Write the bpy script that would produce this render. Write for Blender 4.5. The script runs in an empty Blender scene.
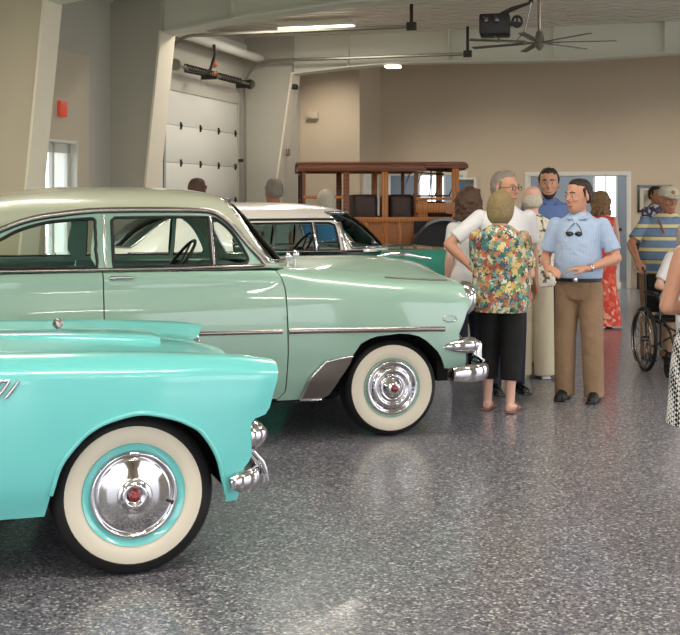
import bpy, bmesh, math, random
import numpy as np
from mathutils import Vector, Matrix, geometry
random.seed(7)
PI = math.pi
SC = bpy.context.scene
COL = SC.collection

# ------------------------------------------------------------------ helpers
def smooth(me, ang=32):
    for p in me.polygons:
        p.use_smooth = True
    me.set_sharp_from_angle(angle=math.radians(ang))

def tag(o, label=None, cat=None, group=None, kind=None):
    if label: o['label'] = label
    if cat: o['category'] = cat
    if group: o['group'] = group
    if kind: o['kind'] = kind
    return o

def empty(name, loc=(0, 0, 0), rz=0.0, label=None, cat=None, group=None):
    o = bpy.data.objects.new(name, None)
    COL.objects.link(o)
    o.location = loc
    o.rotation_euler = (0, 0, rz)
    return tag(o, label, cat, group)

def link(name, me, m, parent=None, ang=32, sm=True):
    if sm: smooth(me, ang)
    if m: me.materials.append(m)
    o = bpy.data.objects.new(name, me)
    COL.objects.link(o)
    if parent: o.parent = parent
    return o

class MB:
    """collects shapes and links them as one mesh"""
    def __init__(s): s.v = []; s.f = []
    def add(s, vs, fs):
        b = len(s.v); s.v += [tuple(v) for v in vs]; s.f += [tuple(b + i for i in f) for f in fs]; return s
    def box(s, x0, x1, y0, y1, z0, z1, M=None):
        vs = [Vector(p) for p in ((x0,y0,z0),(x1,y0,z0),(x1,y1,z0),(x0,y1,z0),(x0,y0,z1),(x1,y0,z1),(x1,y1,z1),(x0,y1,z1))]
        if M: vs = [M @ v for v in vs]
        return s.add(vs, [(0,3,2,1),(4,5,6,7),(0,1,5,4),(1,2,6,5),(2,3,7,6),(3,0,4,7)])
    def rbox(s, x0, x1, y0, y1, z0, z1, r=.02, M=None, seg=2):
        bm = bmesh.new()
        bmesh.ops.create_cube(bm, size=1)
        for v in bm.verts:
            v.co = Vector(((x0+x1)/2+v.co.x*(x1-x0), (y0+y1)/2+v.co.y*(y1-y0), (z0+z1)/2+v.co.z*(z1-z0)))
        bmesh.ops.bevel(bm, geom=bm.edges[:], offset=r, segments=seg, affect='EDGES', profile=.5)
        bm.verts.index_update()
        vs = [(M @ v.co) if M else v.co.copy() for v in bm.verts]
        fs = [[v.index for v in f.verts] for f in bm.faces]
        bm.free()
        return s.add(vs, fs)
    def prism(s, pts, y0, y1, M=None):
        """polygon in x,z extruded along y"""
        n = len(pts)
        vs = [Vector((p[0], y0, p[1])) for p in pts] + [Vector((p[0], y1, p[1])) for p in pts]
        if M: vs = [M @ v for v in vs]
        fs = [tuple(range(n)), tuple(range(2*n-1, n-1, -1))] + [(i, i+n, (i+1) % n+n, (i+1) % n) for i in range(n)]
        return s.add(vs, fs)
    def tube(s, pts, r, seg=10, closed=False, cap=True, squash=None):
        pts = [Vector(p) for p in pts]
        n = len(pts)
        rs = list(r) if isinstance(r, (list, tuple)) else [r]*n
        if len(rs) != n: rs = [float(np.interp(i/(n-1), np.linspace(0, 1, len(rs)), rs)) for i in range(n)]
        t0 = (pts[1]-pts[0]).normalized()
        ref = Vector((0, 0, 1)) if abs(t0.z) < .9 else Vector((1, 0, 0))
        nrm = (ref - t0*ref.dot(t0)).normalized()
        vs = []; fs = []
        for i in range(n):
            if closed: t = (pts[(i+1) % n]-pts[i-1])
            else: t = (pts[min(i+1, n-1)]-pts[max(i-1, 0)])
            t = t.normalized() if t.length > 1e-9 else t0
            nrm = (nrm - t*nrm.dot(t))
            nrm = nrm.normalized() if nrm.length > 1e-6 else t.orthogonal().normalized()
            b = t.cross(nrm)
            sq = squash if squash else 1
            for k in range(seg):
                a = 2*PI*k/seg
                vs.append(pts[i] + nrm*math.cos(a)*rs[i] + b*math.sin(a)*rs[i]*sq)
        m = n if closed else n-1
        for i in range(m):
            j = (i+1) % n
            for k in range(seg):
                l = (k+1) % seg
                fs.append((i*seg+k, i*seg+l, j*seg+l, j*seg+k))
        if cap and not closed:
            fs.append(tuple(range(seg-1, -1, -1)))
            fs.append(tuple((n-1)*seg+k for k in range(seg)))
        return s.add(vs, fs)
    def lathe(s, prof, M=None, seg=32, closed_prof=False):
        """profile (r,h) revolved about local z"""
        vs = []; fs = []
        n = len(prof)
        for (r, h) in prof:
            for k in range(seg):
                a = 2*PI*k/seg
                v = Vector((r*math.cos(a), r*math.sin(a), h))
                vs.append(M @ v if M else v)
        m = n if closed_prof else n-1
        for i in range(m):
            j = (i+1) % n
            for k in range(seg):
                l = (k+1) % seg
                fs.append((i*seg+k, i*seg+l, j*seg+l, j*seg+k))
        return s.add(vs, fs)
    def ball(s, c, rx, ry=None, rz=None, seg=14, M=None):
        ry = ry or rx; rz = rz or rx
        prof = []
        vs = []; fs = []; n = seg//2+1
        for i in range(n):
            ph = -PI/2+PI*i/(n-1)
            for k in range(seg):
                a = 2*PI*k/seg
                rr = max(math.cos(ph), .001)
                v = Vector((rx*rr*math.cos(a), ry*rr*math.sin(a), rz*math.sin(ph)))
                if M: v = M @ v
                vs.append(v + Vector(c))
        for i in range(n-1):
            for k in range(seg):
                l = (k+1) % seg
                fs.append((i*seg+k, i*seg+l, (i+1)*seg+l, (i+1)*seg+k))
        fs.append(tuple(range(seg-1, -1, -1))); fs.append(tuple((n-1)*seg+k for k in range(seg)))
        return s.add(vs, fs)
    def stack(s, rings, seg=28, M=None, sub=4, n_exp=2.0):
        """horizontal elliptical rings (cx,cy,z,rx,ry) smoothly interpolated"""
        R = catmull(rings, sub)
        vs = []; fs = []
        for (cx, cy, z, rx, ry) in R:
            for k in range(seg):
                a = 2*PI*k/seg
                ca, sa = math.cos(a), math.sin(a)
                e = 2/n_exp
                v = Vector((cx+max(rx, .002)*math.copysign(abs(ca)**e, ca), cy+max(ry, .002)*math.copysign(abs(sa)**e, sa), z))
                vs.append(M @ v if M else v)
        for i in range(len(R)-1):
            for k in range(seg):
                l = (k+1) % seg
                fs.append((i*seg+k, i*seg+l, (i+1)*seg+l, (i+1)*seg+k))
        fs.append(tuple(range(seg-1, -1, -1))); fs.append(tuple((len(R)-1)*seg+k for k in range(seg)))
        return s.add(vs, fs)
    def mesh(s, name='m', fix=True):
        me = bpy.data.meshes.new(name)
        me.from_pydata(s.v, [], s.f)
        if fix:
            bm = bmesh.new(); bm.from_mesh(me)
            bmesh.ops.remove_doubles(bm, verts=bm.verts[:], dist=1e-5)
            bmesh.ops.recalc_face_normals(bm, faces=bm.faces[:])
            bm.to_mesh(me); bm.free()
        me.update()
        return me
    def build(s, name, m, parent=None, ang=32, sm=True):
        return link(name, s.mesh(name), m, parent, ang, sm)

def catmull(P, sub):
    P = [np.array(p, float) for p in P]
    out = []
    n = len(P)
    for i in range(n-1):
        p1, p2 = P[i], P[i+1]
        p0 = P[i-1] if i > 0 else 2*p1-p2
        p3 = P[i+2] if i+2 < n else 2*p2-p1
        for k in range(sub):
            t = k/sub
            out.append(.5*((2*p1)+(-p0+p2)*t+(2*p0-5*p1+4*p2-p3)*t*t+(-p0+3*p1-3*p2+p3)*t**3))
    out.append(P[-1])
    return [tuple(float(v) for v in o) for o in out]

def axis_matrix(loc, axis):
    """local z -> axis"""
    q = Vector((0, 0, 1)).rotation_difference(Vector(axis).normalized())
    return Matrix.Translation(Vector(loc)) @ q.to_matrix().to_4x4()

# ------------------------------------------------------------------ materials
def new_mat(name):
    m = bpy.data.materials.new(name); m.use_nodes = True
    nt = m.node_tree
    return m, nt, nt.nodes['Principled BSDF'] if 'Principled BSDF' in nt.nodes else None

def srgb(r, g, b):
    f = lambda c: ((c/255)/12.92 if c/255 <= .04045 else (((c/255)+.055)/1.055)**2.4)
    return (f(r), f(g), f(b), 1)

def mat(name, rgb, rough=.5, metal=0., coat=0., spec=.5, noise=0., nscale=20., bump=0., emit=None, estr=0.):
    m, nt, b = new_mat(name)
    c = srgb(*rgb)
    b.inputs['Base Color'].default_value = c
    b.inputs['Roughness'].default_value = rough
    b.inputs['Metallic'].default_value = metal
    b.inputs['Specular IOR Level'].default_value = spec
    b.inputs['Coat Weight'].default_value = coat
    b.inputs['Coat Roughness'].default_value = .04
    if noise or bump:
        tc = nt.nodes.new('ShaderNodeTexCoord'); n = nt.nodes.new('ShaderNodeTexNoise')
        n.inputs['Scale'].default_value = nscale; n.inputs['Detail'].default_value = 4
        nt.links.new(tc.outputs['Object'], n.inputs['Vector'])
        if noise:
            mx = nt.nodes.new('ShaderNodeMix'); mx.data_type = 'RGBA'
            mx.inputs['A'].default_value = tuple(v*(1-noise) for v in c[:3])+(1,)
            mx.inputs['B'].default_value = tuple(min(1, v*(1+noise)) for v in c[:3])+(1,)
            nt.links.new(n.outputs['Fac'], mx.inputs['Factor'])
            nt.links.new(mx.outputs['Result'], b.inputs['Base Color'])
        if bump:
            bp = nt.nodes.new('ShaderNodeBump'); bp.inputs['Strength'].default_value = min(1, bump*1.5); bp.inputs['Distance'].default_value = .03 if bump >= .15 else .01
            nt.links.new(n.outputs['Fac'], bp.inputs['Height']); nt.links.new(bp.outputs['Normal'], b.inputs['Normal'])
    if emit:
        b.inputs['Emission Color'].default_value = srgb(*emit); b.inputs['Emission Strength'].default_value = estr
    return m

def ramp_mat(name, kind, scale, stops, rough=.7, const=True, axis=None, **kw):
    """colour ramp over a voronoi / noise / wave / checker texture in object space"""
    m, nt, b = new_mat(name)
    b.inputs['Roughness'].default_value = rough
    tc = nt.nodes.new('ShaderNodeTexCoord')
    mp = nt.nodes.new('ShaderNodeMapping')
    nt.links.new(tc.outputs['Object'], mp.inputs['Vector'])
    if kw.get('stretch'): mp.inputs['Scale'].default_value = kw['stretch']
    if kind == 'voronoi':
        t = nt.nodes.new('ShaderNodeTexVoronoi'); t.inputs['Scale'].default_value = scale
        sep = nt.nodes.new('ShaderNodeSeparateColor'); nt.links.new(t.outputs['Color'], sep.inputs['Color']); out = sep.outputs['Red']
    elif kind == 'noise':
        t = nt.nodes.new('ShaderNodeTexNoise'); t.inputs['Scale'].default_value = scale; t.inputs['Detail'].default_value = kw.get('detail', 3); out = t.outputs['Fac']
    elif kind == 'wave':
        t = nt.nodes.new('ShaderNodeTexWave'); t.inputs['Scale'].default_value = scale; t.bands_direction = axis or 'Z'
        t.inputs['Distortion'].default_value = kw.get('dist', 0); t.inputs['Detail Scale'].default_value = kw.get('ds', 1); out = t.outputs['Fac']
    if kw.get('warp'):
        nz = nt.nodes.new('ShaderNodeTexNoise'); nz.inputs['Scale'].default_value = scale*.8
        ad = nt.nodes.new('ShaderNodeVectorMath'); ad.operation = 'MULTIPLY_ADD'
        nt.links.new(nz.outputs['Color'], ad.inputs[0]); ad.inputs[1].default_value = (kw['warp'],)*3
        nt.links.new(tc.outputs['Object'], ad.inputs[2]); nt.links.new(ad.outputs[0], mp.inputs['Vector'])
    nt.links.new(mp.outputs['Vector'], t.inputs['Vector'])
    cr = nt.nodes.new('ShaderNodeValToRGB'); cr.color_ramp.interpolation = 'CONSTANT' if const else 'LINEAR'
    el = cr.color_ramp.elements
    el[0].position = stops[0][0]; el[0].color = srgb(*stops[0][1])
    el[1].position = stops[1][0]; el[1].color = srgb(*stops[1][1])
    for p, c in stops[2:]:
        e = el.new(p); e.color = srgb(*c)
    if kw.get('fold', .5) and rough >= .8:
        fn = nt.nodes.new('ShaderNodeTexNoise'); fn.inputs['Scale'].default_value = 9; fn.inputs['Detail'].default_value = 2; fn.inputs['Distortion'].default_value = .8
        bp = nt.nodes.new('ShaderNodeBump'); bp.inputs['Strength'].default_value = .5; bp.inputs['Distance'].default_value = .03
        nt.links.new(tc.outputs['Object'], fn.inputs['Vector']); nt.links.new(fn.outputs['Fac'], bp.inputs['Height']); nt.links.new(bp.outputs['Normal'], b.inputs['Normal'])
    nt.links.new(out, cr.inputs['Fac']); nt.links.new(cr.outputs['Color'], b.inputs['Base Color'])
    return m

def glass_mat(name, tint, refl=.12):
    m = bpy.data.materials.new(name); m.use_nodes = True; nt = m.node_tree; nt.nodes.clear()
    o = nt.nodes.new('ShaderNodeOutputMaterial'); mx = nt.nodes.new('ShaderNodeMixShader')
    t = nt.nodes.new('ShaderNodeBsdfTransparent'); t.inputs['Color'].default_value = srgb(*tint)
    g = nt.nodes.new('ShaderNodeBsdfGlossy'); g.inputs['Roughness'].default_value = .02; g.inputs['Color'].default_value = (.9, .95, .95, 1)
    lw = nt.nodes.new('ShaderNodeLayerWeight'); lw.inputs['Blend'].default_value = refl
    nt.links.new(lw.outputs['Fresnel'], mx.inputs[0]); nt.links.new(t.outputs[0], mx.inputs[1]); nt.links.new(g.outputs[0], mx.inputs[2])
    nt.links.new(mx.outputs[0], o.inputs['Surface'])
    return m

M = {}
M['aqua'] = mat('aqua_paint', (112, 208, 206), .28, 0, 1.0, .5)
M['seafoam'] = mat('seafoam_paint', (146, 180, 164), .3, 0, 1.0, .5)
M['greige'] = mat('greige_roof_paint', (176, 180, 160), .3, 0, 1.0)
M['teal'] = mat('deep_turquoise_paint', (54, 156, 138), .28, 0, 1.0)
M['white_paint'] = mat('white_roof_paint', (246, 238, 234), .3, 0, .8)
M['chrome'] = mat('chrome', (206, 204, 208), .05, 1.0)
M['dull_chrome'] = mat('brushed_chrome', (150, 142, 138), .22, 1.0)
M['rubber'] = mat('tyre_rubber', (17, 16, 17), .55, noise=.3, nscale=60)
M['whitewall'] = mat('whitewall_cream', (222, 212, 194), .5)
M['emblem_red'] = mat('red_emblem', (130, 22, 26), .25, 0, .8)
M['black'] = mat('black_satin', (14, 14, 15), .5)
M['dark'] = mat('cavity_shade', (8, 9, 9), .8)  # near-black stands in for shade in wheel arches, grille and underbody
M['black_gloss'] = mat('black_gloss', (10, 10, 12), .15, 0, .5)
M['seal'] = mat('window_rubber_seal', (20, 22, 22), .6)
M['carglass'] = glass_mat('car_glass', (249, 253, 251), .08)
M['carglass_dark'] = glass_mat('tinted_car_glass', (110, 160, 160), .14)
M['interior_teal'] = mat('teal_vinyl', (22, 88, 82), .5, noise=.2, nscale=30)
M['interior_pale'] = mat('pale_teal_vinyl', (110, 178, 165), .5)
M['lens'] = mat('headlamp_glass', (215, 220, 225), .08, .6)
M['amber'] = mat('amber_lens', (200, 110, 40), .2)
M['red_lens'] = mat('red_tail_lens', (150, 16, 14), .2)
for nm, rgb in (('skin_a', (214, 164, 140)), ('skin_b', (200, 146, 120)), ('skin_c', (222, 176, 158)), ('skin_tan', (172, 118, 92))):
    M[nm] = mat(nm, rgb, .5, noise=.06, nscale=14)

# ------------------------------------------------------------------ surfaces for car bodies
def pchip(xs, ys, x):
    """monotone cubic interpolation of scalar/array rows"""
    n = len(xs)
    if x <= xs[0]: i = 0
    elif x >= xs[-1]: i = n-2
    else:
        i = 0
        while xs[i+1] < x: i += 1
    h = xs[i+1]-xs[i]
    t = (x-xs[i])/h
    t = min(max(t, -.6), 1.6)
    d = (ys[i+1]-ys[i])/h
    def slope(j):
        if j == 0: return (ys[1]-ys[0])/(xs[1]-xs[0])
        if j == n-1: return (ys[-1]-ys[-2])/(xs[-1]-xs[-2])
        a = (ys[j]-ys[j-1])/(xs[j]-xs[j-1]); b = (ys[j+1]-ys[j])/(xs[j+1]-xs[j])
        s = np.where(a*b > 0, 2*a*b/np.where(np.abs(a+b) < 1e-9, 1e-9, a+b), 0)
        return s
    m0, m1 = slope(i), slope(i+1)
    if t < 0: return ys[i]+m0*h*t
    if t > 1: return ys[i+1]+m1*h*(t-1)
    return (2*t**3-3*t**2+1)*ys[i]+(t**3-2*t**2+t)*h*m0+(-2*t**3+3*t**2)*ys[i+1]+(t**3-t**2)*h*m1

class Body:
    """lower body: x along the car, u = 0 sill .. 7 centre line"""
    def __init__(s, stations, umax_side=4.6):
        stations = sorted(stations, key=lambda a: a[0])
        s.xs = [a[0] for a in stations]
        s.ys = [np.array(a[1], float) for a in stations]
        s.K = len(s.ys[0]); s.us = umax_side
        s.scale = (1.0, .22)
    def row(s, x): return pchip(s.xs, s.ys, x)
    def P(s, x, u, _c={}):
        k = (id(s), round(x, 4))
        r = _c.get(k)
        if r is None:
            r = s.row(x); _c[k] = r
        u = min(max(u, 0), s.K-1)
        i = min(int(u), s.K-2); t = u-i
        p1, p2 = r[i], r[i+1]
        p0 = r[i-1] if i > 0 else 2*p1-p2
        if i+2 < s.K: p3 = r[i+2]
        else: p3 = np.array([-r[i][0], r[i][1]])
        q = .5*((2*p1)+(-p0+p2)*t+(2*p0-5*p1+4*p2-p3)*t*t+(-p0+3*p1-3*p2+p3)*t**3)
        return Vector((x, -max(q[0], 0), q[1]))
    def inv(s, x, z):
        lo, hi = 0.0, s.us
        for _ in range(22):
            m = (lo+hi)/2
            if s.P(x, m).z < z: lo = m
            else: hi = m
        return (x, (lo+hi)/2)

class House:
    """greenhouse dome: th 0 front centre .. pi rear centre (near side), v 0 belt .. 1 crown"""
    def __init__(s, table, n=3.5):
        s.T = [np.array(r[:4], float) for r in table]   # z,w,xf,xr
        d = [0.0]
        for a, b in zip(s.T, s.T[1:]): d.append(d[-1]+math.hypot(b[0]-a[0], b[1]-a[1]))
        s.d = [v/d[-1] for v in d]; s.n = n
        s.scale = (1.1, .9)
    def row(s, v): return pchip(s.d, s.T, v)
    def P(s, th, v):
        z, w, xf, xr = s.row(min(max(v, 0), 1))
        c, sn = math.cos(th), math.sin(th)
        e = 2/s.n
        xc, a = (xf+xr)/2, (xf-xr)/2
        return Vector((xc+a*math.copysign(abs(c)**e, c), -w*math.copysign(abs(sn)**e, sn), z))
    def inv(s, x, z):
        lo, hi = 0.0, 1.0
        for _ in range(24):
            m = (lo+hi)/2
            if s.row(m)[0] < z: lo = m
            else: hi = m
        z_, w, xf, xr = s.row(lo)
        t = (x-(xf+xr)/2)/((xf-xr)/2)
        t = min(max(t, -.9999), .9999)
        return (math.acos(math.copysign(abs(t)**(s.n/2), t)), lo)

def dens(poly, d, sc):
    out = []
    n = len(poly)
    for i in range(n):
        a, b = poly[i], poly[(i+1) % n]
        L = math.hypot((b[0]-a[0])*sc[0], (b[1]-a[1])*sc[1])
        k = max(1, int(L/d+.5))
        for j in range(k): out.append((a[0]+(b[0]-a[0])*j/k, a[1]+(b[1]-a[1])*j/k))
    return out

def inside(p, poly):
    x, y = p; c = False; n = len(poly); j = n-1
    for i in range(n):
        xi, yi = poly[i]; xj, yj = poly[j]
        if (yi > y) != (yj > y) and x < (xj-xi)*(y-yi)/(yj-yi)+xi: c = not c
        j = i
    return c

def tris(surf, outline, holes, step):
    sc = surf.scale
    O = dens(outline, step, sc); H = [dens(h, step, sc) for h in holes]
    pts = []; edges = []
    for loop in [O]+H:
        b = len(pts); n = len(loop)
        pts += [Vector((p[0]*sc[0], p[1]*sc[1])) for p in loop]
        edges += [(b+i, b+(i+1) % n) for i in range(n)]
    xs = [p[0]*sc[0] for p in O]; ys = [p[1]*sc[1] for p in O]
    gx = np.arange(min(xs)+step*.5, max(xs), step); gy = np.arange(min(ys)+step*.5, max(ys), step)
    S = lambda loop: [(p[0]*sc[0], p[1]*sc[1]) for p in loop]
    So = S(O); Sh = [S(h) for h in H]
    bpts = np.array([(p.x, p.y) for p in pts])
    for i, x in enumerate(gx):
        for y in gy:
            q = (float(x), float(y))
            if inside(q, So) and not any(inside(q, h) for h in Sh):
                if np.min((bpts[:, 0]-x)**2+(bpts[:, 1]-y)**2) > (step*.45)**2: pts.append(Vector(q))
    r = geometry.delaunay_2d_cdt(pts, edges, [], 0, 1e-5)
    vs, fs = r[0], r[2]
    out = []
    for f in fs:
        cx = sum(vs[i].x for i in f)/3; cy = sum(vs[i].y for i in f)/3
        if inside((cx, cy), So) and not any(inside((cx, cy), h) for h in Sh): out.append(tuple(f))
    return [(v.x/sc[0], v.y/sc[1]) for v in vs], out

def snormal(surf, a, b, e=.004):
    p = surf.P(a, b)
    da = surf.P(a+e/surf.scale[0], b)-surf.P(a-e/surf.scale[0], b)
    db = surf.P(a, b+e/surf.scale[1]*.9)-surf.P(a, max(b-e/surf.scale[1]*.9, 0))
    n = da.cross(db)
    if n.length < 1e-9: return Vector((0, 0, 1))
    n.normalize()
    return n if surf.__class__ is Body else -n

def panel(surf, name, outline, mt, parent, holes=(), step=.05, off=0., thick=.012, side='near', mir=False, flip=1, merge=True, ang=40):
    """side: near / far / both (both halves welded on the centre line)"""
    dom, F = tris(surf, outline, list(holes), step)
    used = sorted({i for f in F for i in f}); remap = {u: k for k, u in enumerate(used)}
    P = []; N = []
    for u in used:
        a, b = dom[u]
        p = surf.P(a, b); n = snormal(surf, a, b)
        if abs(p.y) < 1e-4: p.y = 0; n.y = 0
        N.append(n.normalized()); P.append(p)
    F = [tuple(remap[i] for i in f) for f in F]
    # orient
    FF = []
    for f in F:
        g = (P[f[1]]-P[f[0]]).cross(P[f[2]]-P[f[0]])
        if g.length < 1e-12: continue
        if g.dot(N[f[0]]+N[f[1]]+N[f[2]]) < 0: f = (f[0], f[2], f[1])
        FF.append(f)
    F = FF
    fl = lambda v: Vector((v.x, -v.y, v.z))
    if side == 'far':
        P = [fl(p) for p in P]; N = [fl(n) for n in N]; F = [(f[0], f[2], f[1]) for f in F]
    elif side == 'both':
        n0 = len(P); mp = {}
        for i in range(n0):
            if P[i].y == 0: mp[i] = i
            else: mp[i] = len(P); P.append(fl(P[i])); N.append(fl(N[i]))
        F = F+[(mp[f[0]], mp[f[2]], mp[f[1]]) for f in F]
    n = len(P)
    ec = {}
    for f in F:
        for k in range(3):
            e = (f[k], f[(k+1) % 3]); ec[e] = 1
    rim = [e for e in ec if (e[1], e[0]) not in ec]
    V = [P[i]+N[i]*off for i in range(n)]
    if thick > 0:
        V += [P[i]+N[i]*(off-thick) for i in range(n)]
        Fa = list(F)+[(f[0]+n, f[2]+n, f[1]+n) for f in F]+[(e[1], e[0], e[0]+n, e[1]+n) for e in rim]
    else: Fa = list(F)
    me = bpy.data.meshes.new(name)
    me.from_pydata([tuple(v) for v in V], [], Fa)
    bm = bmesh.new(); bm.from_mesh(me)
    bmesh.ops.remove_doubles(bm, verts=bm.verts[:], dist=2e-5)
    bm.to_mesh(me); bm.free(); me.update()
    return link(name, me, mt, parent, ang)

def spath(surf, pts, off=.0, step=.05, side='near', xz=True):
    """3d points that follow a side-view path on the surface"""
    if xz:
        Q = []
        for a, b in zip(pts, pts[1:]):
            k = max(1, int(math.hypot(b[0]-a[0], b[1]-a[1])/.06))
            Q += [(a[0]+(b[0]-a[0])*j/k, a[1]+(b[1]-a[1])*j/k) for j in range(k)]
        Q.append(pts[-1])
        D = [surf.inv(*p) for p in Q]
    else: D = list(pts)
    out = []
    for a, b in zip(D, D[1:]):
        L = math.hypot((b[0]-a[0])*surf.scale[0], (b[1]-a[1])*surf.scale[1]); k = max(1, int(L/step+.5))
        for j in range(k): out.append((a[0]+(b[0]-a[0])*j/k, a[1]+(b[1]-a[1])*j/k))
    out.append(D[-1])
    res = []
    for a, b in out:
        n = snormal(surf, a, b); p = surf.P(a, b)
        q = p+n*off
        if side == 'far': q = Vector((q.x, -q.y, q.z))
        res.append(q)
    return res

def cv(pts, k=5):
    """smooth an open polyline of 2-d points"""
    return [tuple(p) for p in catmull(pts, k)]

# ------------------------------------------------------------------ wheels
def wheel(parent, x, y, R, side, prof, label=None, steer=0):
    """side -1: outer face towards -y"""
    axis = (math.sin(steer)*1.0, side*math.cos(steer), 0)
    Mx = axis_matrix((x, y, R), axis)
    W = prof['width']; o = 0.0
    ww, wi, rim, cap = prof['ww'], prof['wi'], prof['rim'], prof['cap']
    t = MB()
    pr = [(wi+.004, -W+.03), (R*.8, -W), (R*.93, -W+.008), (R*.985, -W+.03), (R, -W+.05)]
    for k in range(1, 5):                                    # circumferential grooves
        h = -W+.05+(W-.10)*k/5
        pr += [(R, h-.004), (R-.008, h-.003), (R-.008, h+.003), (R, h+.004)]
    pr += [(R, -.05), (R*.99, -.028), (R*.95, -.008), (ww+.004, .004), (ww, .001), (wi, -.010), (wi-.02, -.03), (wi-.02, -W+.03)]
    t.lathe(pr, Mx, 56, closed_prof=True)
    w = t.build('wheel', M['rubber'], parent, 50)
    if label: w['label'] = label
    MB().lathe([(wi, -.006), (wi+.01, .002), ((ww+wi)/2, .008), (ww-.01, .0065), (ww, .004), (ww, -.004), (wi, -.012)], Mx, 56, True).build('whitewall', M['whitewall'], w, 50)
    MB().lathe([(rim-.035, -.035), (rim-.03, -.012), (rim-.01, -.004), (wi+.002, .006), (wi+.004, .0), (wi-.004, -.03), (.02, -.06), (.02, -.07), (rim-.035, -.07)], Mx, 56, True).build('rim', prof['rim_mat'], w, 50)
    MB().lathe(prof['cap_prof'], Mx, 56).build('hubcap', M['chrome'], w, 60)
    er = prof['er']; eh = prof['eh']
    MB().lathe([(.0005, eh+.012), (er*.5, eh+.010), (er*.85, eh+.005), (er, eh-.002), (er, eh-.012), (.0005, eh-.012)], Mx, 24).build('center_emblem', M['emblem_red'], w, 50)
    if prof.get('valve'):
        e = MB(); p = Mx @ Vector((prof['cap']*.86*math.cos(prof['valve']), prof['cap']*.86*math.sin(prof['valve']), .002))
        e.tube([p, p+Vector(axis)*.03], .006, 8); e.build('valve_stem', M['black'], w)
    return w

def car_frame(name, O, psi, label, cat='car', group=None):
    return empty(name, (O[0], O[1], 0), math.radians(psi), label, cat, group)

def seat(parent, x0, x1, hw, zs, zb, m, name='bench_seat'):
    b = MB()
    b.rbox(x0, x1, -hw, hw, zs-.24, zs, .06, seg=3)
    Mr = Matrix.Translation(Vector((x0+.06, 0, zs-.1))) @ Matrix.Rotation(math.radians(-12), 4, 'Y')
    b.rbox(-.09, .09, -hw, hw, 0, zb-zs+.1, .06, M=Mr, seg=3)
    return b.build(name, m, parent, 40)

def steering(parent, x, y, z, R=.21, m=None):
    ax = Vector((-.80, 0, .6))
    Mx = axis_matrix((x, y, z), ax)
    b = MB()
    b.tube([Mx @ Vector((R*math.cos(a*PI/16), R*math.sin(a*PI/16), 0)) for a in range(32)], .012, 8, closed=True)
    for a in (0.4, PI-.4, PI*1.5):
        b.tube([Mx @ Vector((0, 0, -.02)), Mx @ Vector((R*math.cos(a), R*math.sin(a), 0))], .008, 8)
    b.tube([Mx @ Vector((0, 0, .01)), Mx @ Vector((0, 0, -.75))], .025, 10)
    b.ball(Mx @ Vector((0, 0, 0)), .045, .045, .03)
    return b.build('steering_wheel', m or M['black'], parent, 50)

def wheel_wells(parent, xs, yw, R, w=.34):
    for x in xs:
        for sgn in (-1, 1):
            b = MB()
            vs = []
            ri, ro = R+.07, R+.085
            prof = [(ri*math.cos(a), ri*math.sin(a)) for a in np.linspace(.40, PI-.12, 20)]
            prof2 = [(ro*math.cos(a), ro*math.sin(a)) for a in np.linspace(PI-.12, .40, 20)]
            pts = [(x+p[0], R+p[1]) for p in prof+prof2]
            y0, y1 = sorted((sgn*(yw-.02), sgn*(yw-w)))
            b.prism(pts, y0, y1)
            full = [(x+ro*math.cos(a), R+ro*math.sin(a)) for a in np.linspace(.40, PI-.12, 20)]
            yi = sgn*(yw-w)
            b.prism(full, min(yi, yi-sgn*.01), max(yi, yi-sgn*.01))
            b.build('wheel_well', M['dark'], parent)

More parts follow.
